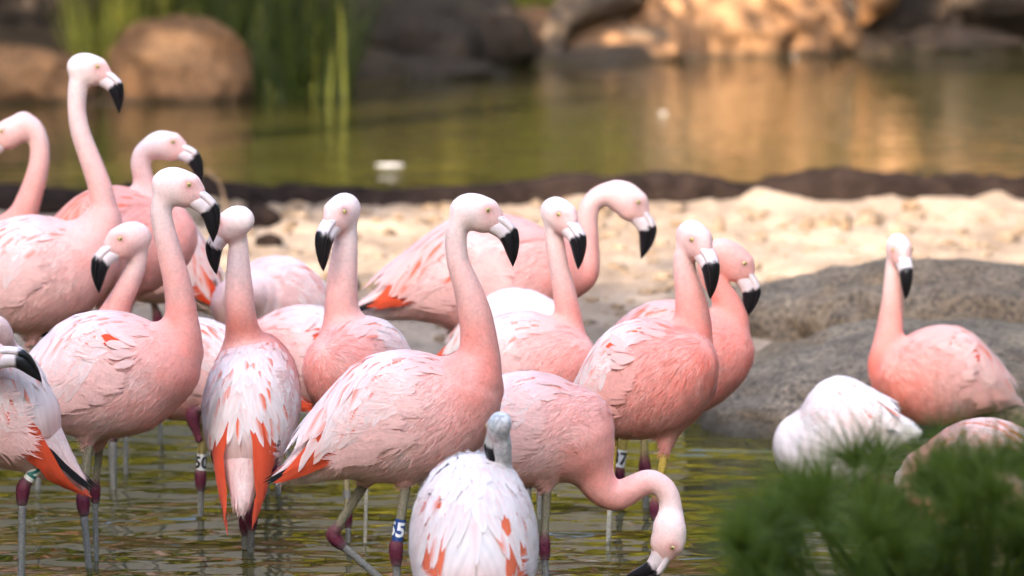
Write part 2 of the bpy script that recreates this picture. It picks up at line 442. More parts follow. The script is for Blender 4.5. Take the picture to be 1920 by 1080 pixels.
boulder('dark rock behind the left reeds', (-3.2, 35.6, 0.5), (1.4, 0.8, 0.75), M_DARKROCK, 31, 0.14)

# dark log lying between sand and rear pool
def bark_material(name, a, b_):
    m, nt, b, out = mat(name); L = nt.links
    geo = N(nt, 'ShaderNodeNewGeometry')
    n1 = N(nt, 'ShaderNodeTexNoise', i_Scale=9.0, i_Detail=6.0, i_Roughness=0.65); L.new(geo.outputs['Position'], n1.inputs['Vector'])
    L.new(ramp(nt, n1.outputs[0], [(0.35, a), (0.65, b_)]), b.inputs['Base Color']); b.inputs['Roughness'].default_value = 0.95; b.inputs['Specular IOR Level'].default_value = 0.06
    bp = N(nt, 'ShaderNodeBump', i_Strength=0.9, i_Distance=0.03); L.new(n1.outputs[0], bp.inputs['Height']); L.new(bp.outputs[0], b.inputs['Normal'])
    return m
M_LOG = bark_material('wet_shaded_wood', (0.006, 0.004, 0.0035), (0.018, 0.012, 0.010))  # wet wood, with the log's shade put into this near-black colour
M_BARK = bark_material('tree_bark', (0.07, 0.05, 0.035), (0.19, 0.14, 0.10))
def log(name, label, pts, rad, m, seed, cat):
    c = catmull(np.hstack([np.array(pts, float), np.array(rad, float)[:, None]]), 14)
    V, Fc = tube(c[:, :3], c[:, 3], 18)
    n = fbm(V * 3.5, 3, seed) * 0.5 + 0.3 * fbm(V * 11, 3, seed + 2)
    cen = np.repeat(c[:, :3], 18, 0); V = cen + (V - cen) * (1 + 0.38 * n)[:, None]
    lc = c[len(c) // 2, :3].copy()
    return tag(obj(name, new_mesh(name, V - lc, Fc, m), loc=lc), label, cat)
lx = np.linspace(-1.6, 3.6, 14)
log('log', 'long wet log with shade in its colour, edging the sand before the rear pool', [(x, berm_y(np.array(x)), 0.075 + 0.07 * math.exp(-((x - 1.62) / 0.28) ** 2) + 0.012 * math.sin(3 * x)) for x in lx], [0.145 - 0.015 * abs(math.sin(x * 1.7)) for x in lx], M_LOG, 3, 'log')
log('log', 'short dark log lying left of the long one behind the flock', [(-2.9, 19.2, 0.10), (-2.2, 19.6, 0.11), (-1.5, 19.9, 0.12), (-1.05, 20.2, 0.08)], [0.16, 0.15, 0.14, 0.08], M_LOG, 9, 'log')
log('tree_root', 'twisted grey tree root arching down into the far water', [(0.36, 38.3, -0.1), (0.37, 38.4, 0.16), (0.43, 38.6, 0.36), (0.62, 38.9, 0.50), (0.95, 39.3, 0.58), (1.35, 39.8, 0.75), (1.7, 40.5, 1.15)], [0.12, 0.10, 0.12, 0.16, 0.17, 0.19, 0.22], M_BARK, 13, 'root')
log('log', 'low weathered log on the far right shore below the orange ledge', [(0.62, 39.0, 0.10), (1.0, 39.1, 0.16), (1.5, 39.3, 0.20)], [0.09, 0.10, 0.08], M_BARK, 17, 'log')
tw = [P(384, 318, 18.2), P(400, 330, 18.2), P(412, 345, 18.2), P(420, 372, 18.2), P(424, 402, 18.2)]
log('twig', 'thin bent brown twig standing beside the short log', tw, [0.004, 0.007, 0.008, 0.009, 0.01], M_BARK, 19, 'twig')

# loose clods on the sand
M_CLOD = rock_material('sand_clod', (0.12, 0.088, 0.06), (0.21, 0.16, 0.118), (0.28, 0.22, 0.17), 3.0)
v3, f3 = ICO[2]
cr = np.random.default_rng(77)
cv, cf_ = [], []; n0 = 0
cx_ = cr.uniform(-1.6, 2.7, 1300); cy_ = shore_y(cx_) + 0.6 + 6.4 * cr.random(1300) ** 0.8
ok_ = cy_ < berm_y(cx_) - 0.25; cx_, cy_ = cx_[ok_], cy_[ok_]; cz_ = ground_z(cx_, cy_)
lumps = [v3 * (1 + 0.35 * vnoise(v3 * 2.2 + k * 7.3, 5))[:, None] for k in range(16)]
for i in range(len(cx_)):
    rr = 0.008 + 0.030 * cr.random() ** 3.2 * (1.5 if cy_[i] > 18 else 1.0)
    ax_ = cr.uniform(0.7, 1.3, 3) * rr * np.array([1.2, 1.0, 0.6])
    q = lumps[i % 16] * ax_; g = cr.uniform(0, 6.28); cg, sg = math.cos(g), math.sin(g)
    q = np.stack([q[:, 0] * cg - q[:, 1] * sg, q[:, 0] * sg + q[:, 1] * cg, q[:, 2]], 1)
    cv.append(q + np.array([cx_[i], cy_[i], cz_[i] + ax_[2] * 0.35])); cf_.append(f3 + n0); n0 += len(v3)
tag(obj('clods', new_mesh('clods', np.vstack(cv), np.vstack(cf_), M_CLOD, smooth=True)), 'crumbly clods and pebbles scattered over the sandy ground', 'clods', kind='stuff')
# a few stones one can pick out
for lb, px_, py_, s_ in (('pale stone on the sand crest before the log at right', 1632, 356, 0.055), ('brown stone on shaded sand right of the arched neck', 1243, 535, 0.028), ('pale orange stone against the dark log, right of the raised bill', 480, 408, 0.032), ('grey stone on the sand beneath the long log, left of the centre head', 558, 402, 0.042), ('dark stone beside the large pink tail', 655, 555, 0.035), ('dark lump of mud below the short log', 492, 440, 0.07), ('second lump of mud closer to the flock left of centre', 505, 470, 0.05)):
    dd = 8000 * 1.58 / (py_ + 240); w = P(px_, py_, dd)
    w[2] = float(ground_z(np.array([w[0]]), np.array([dd]))[0]) + s_ * 0.4
    q = ICO[3][0] * (1 + 0.18 * fbm(ICO[3][0] * 1.7 + px_, 3, 4))[:, None] * np.array([1.2, 1, 0.8]) * s_
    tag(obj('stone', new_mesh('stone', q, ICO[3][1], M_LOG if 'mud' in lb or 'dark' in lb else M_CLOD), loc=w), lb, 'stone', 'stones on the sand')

# ------------------------------------------------------------------ plants
def leaf_material(name, a, b_, trans=0.35):
    m, nt, b, out = mat(name); L = nt.links
    geo = N(nt, 'ShaderNodeNewGeometry')
    oi = geo.outputs['Random Per Island']
    c = mixc(nt, a, b_, oi)
    L.new(c, b.inputs['Base Color']); b.inputs['Roughness'].default_value = 0.55; b.inputs['Specular IOR Level'].default_value = 0.3
    tr = N(nt, 'ShaderNodeBsdfTranslucent'); L.new(c, tr.inputs[0])
    mx = N(nt, 'ShaderNodeMixShader', i_0=trans); L.new(b.outputs[0], mx.inputs[1]); L.new(tr.outputs[0], mx.inputs[2]); L.new(mx.outputs[0], out.inputs[0])
    return m
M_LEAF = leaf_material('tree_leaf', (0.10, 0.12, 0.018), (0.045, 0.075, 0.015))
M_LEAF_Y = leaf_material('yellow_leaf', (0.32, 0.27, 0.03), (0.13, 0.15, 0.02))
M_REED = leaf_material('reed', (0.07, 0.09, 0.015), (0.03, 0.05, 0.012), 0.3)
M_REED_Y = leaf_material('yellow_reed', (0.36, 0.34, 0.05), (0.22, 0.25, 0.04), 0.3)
M_PAPY = leaf_material('papyrus', (0.12, 0.17, 0.018), (0.05, 0.085, 0.010), 0.4)

def ribbons(roots, dirs, lens, wid, bend, nst, r, side=None):
    """many thin curved blades as one set of verts/quads"""
    n = len(roots); t = np.linspace(0, 1, nst)
    dirs = dirs / np.linalg.norm(dirs, axis=1)[:, None]
    if side is None: side = r.normal(size=(n, 3))
    sd = np.cross(dirs, side); sd /= np.linalg.norm(sd, axis=1)[:, None] + 1e-9
    pos = roots[:, None] + dirs[:, None] * (lens[:, None] * t)[..., None]
    pos = pos + np.array([0, 0, -1.0]) * (bend[:, None] * lens[:, None] * t ** 2)[..., None]
    w = (wid[:, None] * np.clip(1.15 - t, 0.05, 1)) * 0.5
    a, b = pos - sd[:, None] * w[..., None], pos + sd[:, None] * w[..., None]
    V = np.stack([a, b], 2).reshape(-1, 3)
    base = (np.arange(n) * nst * 2)[:, None] + (np.arange(nst - 1) * 2)[None]
    base = base.ravel()
    return V, np.stack([base, base + 1, base + 3, base + 2], 1)

def open_to_sun(c):
    """gaps in the crowns through which the low sun reaches the far bank"""
    def at(yb):
        t = (yb - c[:, 1]) / light_dir.y
        return c[:, 0] + t * light_dir.x, c[:, 2] + t * light_dir.z, t > 0.5
    x, z, ok = at(39.6)
    n0_ = vnoise(np.stack([x * 1.7, z * 2.0, x * 0 + 4], 1), 15)
    gap = ok & (x > 0.0) & (x < 3.3) & (z > -1.1) & (z < 2.9) & (n0_ > -0.42)
    gap |= ok & (x > 3.3) & (x < 4.15) & (z > -0.1) & (z < 2.2)
    x, z, ok = at(31.5)
    n = vnoise(np.stack([x * 1.9, z * 2.2, x * 0], 1), 12)
    gap |= ok & (x > -3.3) & (x < -1.75) & (z > -0.3) & (z < 1.1) & (n > -0.40)
    gap |= ok & (x > -4.4) & (x < -3.4) & (z > 0.05) & (z < 0.9)
    x, z, ok = at(32.9)
    gap |= ok & (x > -3.5) & (x < -2.7) & (z > 0.2) & (z < 1.6)
    return ~gap

def tree(label, base, h, crown_c, crown_r, nclump, per, leaf, seed, m=None, hole=0.0, cat='tree', keep=None):
    r = np.random.default_rng(seed)
    root = empty('tree', base); tag(root, label, cat, 'trees round the pond')
    bz = np.array(base, float); cc = np.array(crown_c, float)
    # trunk with limbs
    mid = bz * 0.4 + cc * 0.6 + np.array([0.2, 0.1, -0.3])
    c = catmull(np.array([[*bz, 0.05 * h * .6], [*(bz * .7 + mid * .3 + [0.1, -.1, 0]), 0.04 * h * .6], [*mid, 0.03 * h * .6], [*cc, 0.012 * h * .6]]), 6)
    V, Fc = tube(c[:, :3], c[:, 3], 10); Vs = [V]; Fs = list(Fc); n0 = len(V)
    for k in range(7):
        e = cc + r.uniform(-0.75, 0.75, 3) * np.array(crown_r)
        s = mid + (cc - mid) * r.uniform(-0.2, 0.6)
        q = catmull(np.array([[*s, 0.018 * h * .6], [*(s * .5 + e * .5 + r.normal(0, .2, 3)), 0.012 * h * .6], [*e, 0.005 * h]]), 5)
        V, Fc = tube(q[:, :3], q[:, 3], 7); Vs.append(V); Fs += [[i + n0 for i in ff] for ff in Fc]; n0 += len(V)
    obj('trunk', new_mesh('trunk', np.vstack(Vs) - bz, Fs, M_BARK), root)
    u = r.normal(size=(nclump, 3)); u /= np.linalg.norm(u, axis=1)[:, None]
    cl = cc + u * (r.random(nclump) ** 0.45)[:, None] * np.array(crown_r)
    if keep is not None: cl = cl[keep(cl)]
    if base[1] < 41: cl = cl[open_to_sun(cl)]
    pts = (cl[:, None] + r.normal(0, 0.22 * (1 + leaf * 2), (len(cl), per, 3)) * np.array([1, 1, 0.75])).reshape(-1, 3)
    n = len(pts)
    a = r.normal(size=(n, 3)); a /= np.linalg.norm(a, axis=1)[:, None]
    b = np.cross(a, r.normal(size=(n, 3))); b /= np.linalg.norm(b, axis=1)[:, None]
    s = leaf * r.uniform(0.6, 1.3, n)[:, None]
    V = np.stack([pts - a * s, pts + b * s * .4, pts + a * s, pts - b * s * .4], 1).reshape(-1, 3)
    obj('crown', new_mesh('crown', V - bz, np.arange(4 * n).reshape(-1, 4), m or M_LEAF, smooth=False), root)
    return root

def sun_shadow(p):
    """where a point's shadow falls on the ground plane"""
    k = p[:, 2] / -light_dir.z
    return p[:, 0] + light_dir.x * k, p[:, 1] + light_dir.y * k
def shade_pt(x, y, h):
    k = h / -light_dir.z
    return (x - light_dir.x * k, y - light_dir.y * k, h)

# trees behind the camera: their crowns shade the flock and the near sand
gaps = np.random.default_rng(3)
for i, (x, y, h, lab) in enumerate(((-1.6, 9.0, 7.0, 'leafy tree behind the camera shading the left of the flock'), (1.6, 8.5, 7.4, 'leafy tree behind the camera shading the right of the flock'),
                                    (-0.4, 12.6, 8.2, 'tall leafy tree behind the camera shading the near shore'), (-3.0, 13.5, 7.6, 'tall tree behind the camera at left'), (2.6, 12.3, 7.8, 'tall tree behind the camera at right'))):
    cx, cy, cz = shade_pt(x, y, h)
    def keep(c):
        sx_, sy_ = sun_shadow(c); return (sy_ < 15.9 + 0.35 * np.sin(sx_ * 2.0) + 0.25 * np.sin(sx_ * 5.3 + 1))
    tree(lab, (cx + 0.3, cy - 0.4, 0.1), h, (cx, cy, cz), (2.7, 1.7, 1.5), 520, 26, 0.15, 40 + i, keep=keep)
# trees left of the pond and far left: dapple the rear bank
for i, (x, y, h, rx, nc_, lab) in enumerate(((-2.6, 32.6, 9.0, 2.2, 60, 'tree left of the rear pool dappling the brown boulders'), (-1.45, 32.8, 8.0, 0.5, 45, 'thin tree added left of the rear pool to shade the dense reeds'), (-1.5, 36.5, 10.0, 1.5, 190, 'tall tree left of the rear pool shading the middle bank'), (5.7, 43.0, 11.0, 1.5, 200, 'tree added left of the pool to shade the far right hollow'), (-6.0, 31.5, 9.5, 2.2, 170, 'tree at far left of the pool'), (-1.8, 20.4, 8.5, 1.5, 150, 'tree left of the sand shading the short log'))):
    cx, cy, cz = shade_pt(x, y, h)  # thin tree and hollow tree are unseen, added to darken reeds and hollow
    tree(lab, (cx - 0.5, cy, 0.3), h, (cx, cy, cz), (rx, 1.8, 1.4), nc_, 24, 0.13, 60 + i)
# sunlit trees and shrubs up the far bank, seen mirrored in the near water
for i, (x, y, h, cz, rx, rz, nc_, mm) in enumerate(((-7.5, 45, 14, 7.5, 3.4, 6.2, 620, M_LEAF_Y), (-3.2, 46, 15, 8.0, 3.0, 6.4, 620, M_LEAF_Y), (0.6, 46.5, 13, 7.4, 2.8, 6.0, 600, M_LEAF_Y), (4.4, 47.5, 15, 8.2, 3.2, 6.4, 620, M_LEAF_Y), (8.5, 47, 14, 7.5, 3.2, 6.0, 600, M_LEAF), (-5.4, 42, 4, 2.4, 2.2, 1.5, 260, M_LEAF), (1.6, 44.5, 4, 2.6, 2.0, 1.3, 240, M_LEAF_Y), (6.6, 45.5, 4.5, 2.8, 2.2, 1.6, 260, M_LEAF))):
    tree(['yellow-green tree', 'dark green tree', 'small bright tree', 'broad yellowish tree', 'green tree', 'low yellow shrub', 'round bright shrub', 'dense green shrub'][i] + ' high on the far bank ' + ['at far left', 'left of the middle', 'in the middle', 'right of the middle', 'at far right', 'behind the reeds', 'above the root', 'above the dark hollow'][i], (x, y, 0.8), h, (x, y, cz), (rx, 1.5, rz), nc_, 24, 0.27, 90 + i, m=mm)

# trees added round the pond, out of view, to block the low sky
for i, (x, y, h, cz, rx, ry, rz, nc_, lab) in enumerate(((-9.5, 6, 8, 4.2, 2.2, 3.0, 3.0, 300, 'broad tree added on the left bank near the camera'), (-10, 14, 9, 4.6, 2.2, 3.2, 3.4, 320, 'broad tree added on the left bank beside the flock'), (-10.5, 22, 9, 4.6, 2.2, 3.2, 3.4, 300, 'broad tree added on the left bank beside the sand'),
        (9.5, 6, 8, 4.2, 2.2, 3.0, 3.0, 300, 'broad tree added on the right bank near the camera'), (10, 14, 9, 4.6, 2.2, 3.2, 3.4, 320, 'broad tree added on the right bank beside the flock'), (10.5, 23, 9, 4.8, 2.2, 3.4, 3.6, 300, 'broad tree added on the right bank beside the sand'), (11, 32, 9, 4.8, 2.4, 3.4, 3.6, 300, 'broad tree added on the right bank beside the rear pool'),
        (-4.5, -9, 8, 4.0, 3.2, 2.0, 3.2, 300, 'hedge-like tree added behind the camera at left'), (4.5, -9, 8, 4.0, 3.2, 2.0, 3.2, 300, 'hedge-like tree added behind the camera at right'))):
    tree(lab, (x, y, 0.5), h, (x, y, cz), (rx, ry, rz), nc_, 22, 0.20, 140 + i)

# unseen crowns added over the far shore and rear pool to keep sky off
for i, (x, y, h, cz, rx, ry, rz, nc_, lab) in enumerate(((-4.2, 33.5, 6, 4.6, 3.0, 3.4, 1.3, 800, 'spreading tree added over the far left shore'), (-2.0, 36.2, 6, 5.0, 2.3, 2.6, 1.1, 700, 'spreading tree added over the middle of the far shore'), (4.2, 42.5, 7, 5.2, 2.8, 2.8, 1.3, 700, 'spreading tree added over the far right hollow'), (-3.6, 28.6, 6, 5.0, 2.6, 2.2, 0.8, 520, 'spreading tree added over the left of the rear pool'), (0.6, 31.0, 6, 4.6, 2.4, 2.0, 0.7, 480, 'spreading tree added over the middle of the rear pool'))):
    tree(lab, (x - 1.5 if y > 32 else -9.5, y + 3.0, 0.6), h, (x, y, cz), (rx, ry, rz), nc_, 24, 0.17, 170 + i, m=M_LEAF_Y if i > 2 else None)

# wood added round the pond, its height set to hold back low sky
def woodland(label, path, h0, h1, depth, n, leaf, m, seed):
    r = np.random.default_rng(seed)
    pth = catmull(np.array(path, float), 12)
    k = r.random(n) * (len(pth) - 1); i0 = np.floor(k).astype(int); fr_ = (k - i0)[:, None]
    base = pth[i0] * (1 - fr_) + pth[np.minimum(i0 + 1, len(pth) - 1)] * fr_
    nx = vnoise(np.stack([base[:, 0] * .35, base[:, 1] * .35, np.zeros(n)], 1), seed)
    top = h0 + (h1 - h0) * (0.5 + 0.5 * nx)
    z = top * r.random(n) ** 0.8
    cl = np.stack([base[:, 0] + r.normal(0, depth, n), base[:, 1] + r.normal(0, depth, n), z], 1)
    per = 10
    pts = (cl[:, None] + r.normal(0, 0.35, (n, per, 3))).reshape(-1, 3)
    q = len(pts)
    a = r.normal(size=(q, 3)); a /= np.linalg.norm(a, axis=1)[:, None]
    b = np.cross(a, r.normal(size=(q, 3))); b /= np.linalg.norm(b, axis=1)[:, None]
    s = leaf * r.uniform(0.6, 1.3, q)[:, None]
    V = np.stack([pts - a * s, pts + b * s * .5, pts + a * s, pts - b * s * .5], 1).reshape(-1, 3)
    tag(obj('woodland', new_mesh('woodland', V, np.arange(4 * q).reshape(-1, 4), m, smooth=False)), label, 'woodland', kind='stuff')
woodland('dense dark wood added left of the pond', [(-13, -16), (-14, 0), (-14.5, 16), (-15, 34), (-14, 48)], 10, 14, 0.8, 4200, 0.40, M_LEAF, 201)
woodland('dense dark wood added right of the pond', [(13, -16), (14, 0), (14.5, 16), (15, 34), (14, 48)], 14, 20, 0.8, 5600, 0.40, M_LEAF, 202)
woodland('dense wood added behind the camera', [(-14, -17), (-5, -18), (5, -18), (14, -17)], 10, 14, 0.8, 2600, 0.40, M_LEAF, 203)
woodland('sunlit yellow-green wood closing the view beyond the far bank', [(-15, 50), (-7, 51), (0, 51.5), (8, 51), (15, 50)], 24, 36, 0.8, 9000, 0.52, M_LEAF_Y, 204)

def reeds(label, x0, x1, d0, d1, n, hmin, hmax, seed, ysel=0.2, zb=0.0, mm0=None):
    r = np.random.default_rng(seed)
    cx, cy = (x0 + x1) / 2, (d0 + d1) / 2
    root = empty('reed_clump', (cx, cy, zb)); tag(root, label, 'reeds', 'reeds on the far shore')
    o = np.array([cx, cy, zb])
    for nm, cnt, mm, wid in (('foliage', n, mm0 or M_REED, 0.022), ('blade', 0, None, 0)):
        if not cnt: continue
        rt = np.stack([r.uniform(x0, x1, cnt), r.uniform(d0, d1, cnt), np.full(cnt, zb)], 1)
        di = np.stack([r.normal(0, .2, cnt), r.normal(0, .15, cnt), np.ones(cnt)], 1)
        V, Fq = ribbons(rt, di, r.uniform(hmin, hmax, cnt), r.uniform(.6, 1.3, cnt) * wid, r.uniform(0, .45, cnt), 6, r)
        tag(obj('foliage', new_mesh('foliage', V - o, Fq, mm, smooth=False), root), kind='stuff')
    for k in range(int(n * ysel)):
        rt = np.array([[r.uniform(x0, x1), r.uniform(d0, cy), zb]]); di = np.array([[r.normal(0, .08), r.normal(0, .06), 1]])
        V, Fq = ribbons(rt, di, np.array([r.uniform(0.35, 0.95)]), np.array([0.035]), np.array([0.08]), 6, r, side=np.array([[0.1, 1.0, 0]]))
        obj('blade', new_mesh('blade', V - o, Fq, M_REED_Y, smooth=False), root)
reeds('dense green reeds right of the large brown boulder', -2.2, -1.25, 32.2, 33.6, 520, 0.5, 1.7, 5, 0.03)
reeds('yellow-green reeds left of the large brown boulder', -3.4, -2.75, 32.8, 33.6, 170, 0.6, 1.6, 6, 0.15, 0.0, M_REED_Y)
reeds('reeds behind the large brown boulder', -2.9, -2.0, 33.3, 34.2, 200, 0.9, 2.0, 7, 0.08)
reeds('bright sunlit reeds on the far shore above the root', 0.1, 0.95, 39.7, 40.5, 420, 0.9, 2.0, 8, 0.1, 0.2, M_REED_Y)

# blurred papyrus in the foreground
def papyrus():
    r = np.random.default_rng(31)
    base = np.array([0.86, 7.3, 0.10])
    root = empty('papyrus_clump', base); tag(root, 'blurred green papyrus clump in the right foreground', 'papyrus')
    heads = []
    for k in range(84):
        px_ = r.uniform(1385, 2010); lo_ = np.interp(px_, [1385, 1500, 1620, 1800, 2010], [1030, 890, 870, 890, 880])
        py_ = lo_ + (1150 - lo_) * r.random() ** 1.15
        heads.append(P(px_, py_, r.uniform(6.9, 7.7)))
    for hd in heads:
        rt = base + np.array([r.normal(0, .10) + (hd[0] - base[0]) * 0.35, r.normal(0, .08), 0])
        pts = catmull(np.array([[*rt, 0.006], [*(rt * .5 + hd * .5 + np.array([r.normal(0, .015), 0, 0.03])), 0.005], [*hd, 0.0035]]), 6)
        V, Fc = tube(pts[:, :3], pts[:, 3], 6)
        obj('stem', new_mesh('stem', V - base, Fc, M_PAPY), root)
        n = 190
        u = r.normal(size=(n, 3)); u[:, 2] = np.abs(u[:, 2]) * 1.6 + 0.5; u /= np.linalg.norm(u, axis=1)[:, None]
        V, Fq = ribbons(np.tile(hd, (n, 1)), u, r.uniform(0.06, 0.20, n), r.uniform(0.0011, 0.0023, n), r.uniform(0.05, 0.55, n), 5, r)
        tag(obj('umbel', new_mesh('umbel', V - base, Fq, M_PAPY, smooth=False), root), kind='stuff')
papyrus()

# floating bits on the rear pool
M_WHITE = flat_material('white_plume', (0.8, 0.78, 0.75), 0.7)
def floater(label, px_, py_, lx_, ly_):
    d_ = 8000 * CAM_H / (py_ + 240); w = P(px_, py_, d_); w[2] = 0.004
    t = np.linspace(-1, 1, 9); V = []
    for q in t:
        hw = ly_ * math.sqrt(max(0, 1 - q * q)) * (0.8 + 0.2 * q)
        V += [(q * lx_, -hw, 0.003), (q * lx_, 0, 0.005 * (1 - q * q) + 0.004), (q * lx_, hw, 0.003)]
    Fq = [[i * 3 + j, (i + 1) * 3 + j, (i + 1) * 3 + j + 1, i * 3 + j + 1] for i in range(8) for j in range(2)]
    tag(obj('floating_feather', new_mesh('floating_feather', V, Fq, M_WHITE), loc=w), label, 'feather', 'feathers afloat on the rear pool')
floater('elongated white feather afloat on the rear pool left of centre', 730, 310, 0.085, 0.05)
floater('round white feather afloat on the rear pool right of centre', 1243, 212, 0.03, 0.05)
floater('small feather afloat far out near the sunlit rock', 1488, 104, 0.03, 0.04)

# ------------------------------------------------------------------ flamingos
# body outline along its axis, from breast (0) to tail (445), in photograph pixels of the central bird
ST = np.array([0, 6, 18, 40, 60, 95, 130, 165, 200, 235, 270, 300, 330, 360, 390, 420, 440, 446], float)
TOP = np.array([0, 26, 47, 70, 86, 116, 136, 146, 149, 142, 126, 108, 86, 64, 44, 26, 10, 0], float)
BOT = np.array([0, 25, 44, 66, 80, 97, 108, 108, 102, 91, 76, 59, 45, 36, 29, 20, 8, 0], float)
WID = np.array([0, 22, 40, 58, 70, 84, 91, 94, 94, 90, 82, 70, 56, 42, 30, 20, 9, 0], float)
# envelope the wing feathers lie on (longer and fuller behind)
SE = np.array([-60, 0, 18, 40, 60, 95, 130, 165, 200, 235, 270, 300, 330, 360, 390, 420, 460, 520, 600], float)
TOPE = np.array([10, 10, 48, 71, 87, 117, 137, 147, 151, 145, 131, 116, 100, 84, 66, 46, 30, 20, 14], float)
BOTE = np.array([10, 10, 45, 67, 81, 98, 109, 109, 103, 92, 77, 61, 49, 41, 34, 27, 20, 16, 12], float)
WIDE = np.array([8, 8, 41, 59, 71, 85, 92, 95.5, 96, 92, 85, 75, 65, 56, 48, 40, 32, 24, 18], float)

WHITE = np.array([0.90, 0.845, 0.815]); PALE = np.array([0.87, 0.595, 0.55]); PINK = np.array([0.82, 0.39, 0.34])
SALMON = np.array([0.77, 0.225, 0.17]); CORAL = np.array([0.84, 0.18, 0.08]); RED = np.array([0.82, 0.075, 0.02]); BLACK = np.array([0.008, 0.0075, 0.009])

def smin(a, b, k):
    h = np.clip(0.5 + 0.5 * (b - a) / k, 0, 1)
    return b * (1 - h) + a * h - k * h * (1 - h)

def seg_dist(p, a, b, ra, rb):
    ab = b - a; L2 = np.dot(ab, ab) + 1e-12
    t = np.clip(((p - a) @ ab) / L2, 0, 1)
    return np.linalg.norm(p - a - t[..., None] * ab, axis=-1) - (ra + (rb - ra) * t), t

def surface_nets(D, org, h):
    """quads over the zero level of a sampled field"""
    nx, ny, nz = D.shape
    ins = D < 0
    S = [(i, j, k) for i in (0, 1) for j in (0, 1) for k in (0, 1)]
    cnt = sum(ins[i:nx - 1 + i, j:ny - 1 + j, k:nz - 1 + k].astype(np.int8) for i, j, k in S)
    act = (cnt > 0) & (cnt < 8)
    ci = np.argwhere(act)
    idx = -np.ones(act.shape, dtype=np.int64); idx[act] = np.arange(len(ci))
    val = {s: D[ci[:, 0] + s[0], ci[:, 1] + s[1], ci[:, 2] + s[2]] for s in S}
    acc = np.zeros((len(ci), 3)); n = np.zeros(len(ci))
    for s in S:
        for ax in range(3):
            if s[ax] == 0:
                e = list(s); e[ax] = 1; e = tuple(e)
                a, b = val[s], val[e]
                c = (a < 0) != (b < 0)
                t = np.where(c, a / np.where(c, a - b, 1), 0)
                pt = np.tile(np.array(s, float), (len(ci), 1)); pt[:, ax] += t
                acc[c] += pt[c]; n[c] += 1
    V = org + h * (ci + acc / n[:, None])
    Q = []
    for ax in range(3):
        o1, o2 = [(1, 2), (2, 0), (0, 1)][ax]
        sl_a = [slice(None)] * 3; sl_b = [slice(None)] * 3
        sl_a[ax] = slice(0, -1); sl_b[ax] = slice(1, None)
        ch = ins[tuple(sl_a)] != ins[tuple(sl_b)]
        e = np.argwhere(ch)
        ok = (e[:, o1] > 0) & (e[:, o2] > 0) & (e[:, o1] < act.shape[o1]) & (e[:, o2] < act.shape[o2])
        e = e[ok]
        inside = ins[e[:, 0], e[:, 1], e[:, 2]]
        def at(a1, a2):
            q = e.copy(); q[:, o1] += a1; q[:, o2] += a2
            return idx[q[:, 0], q[:, 1], q[:, 2]]
        quad = np.stack([at(-1, -1), at(0, -1), at(0, 0), at(-1, 0)], 1)
        quad[~inside] = quad[~inside][:, ::-1]
        Q.append(quad)
    Q = np.vstack(Q); Q = Q[(Q >= 0).all(1)]
    return V, Q

BILL_T = np.array([(28, -7), (42, -9.5), (55, -18), (66, -28), (74, -38), (76.5, -52), (76, -67), (73, -83), (68.5, -95), (65.5, -101)], float)
BILL_B = np.array([(24, -44), (33, -48), (40, -53), (45, -59.5), (49, -68), (52.5, -77), (56.5, -86), (60.5, -94), (63.5, -100), (64.8, -103)], float)
BILL_W = np.array([16, 15.5, 14.8, 14, 13, 11.4, 9.2, 6.4, 3.2, 0.4], float)

BILL_K = np.array([32.0, -24.0])
BILL_T = BILL_K + (BILL_T - BILL_K) * 1.09; BILL_B = BILL_K + (BILL_B - BILL_K) * 1.09; BILL_W = BILL_W * 1.06
class Bird: pass
FLOCK = 'flamingos of the flock'

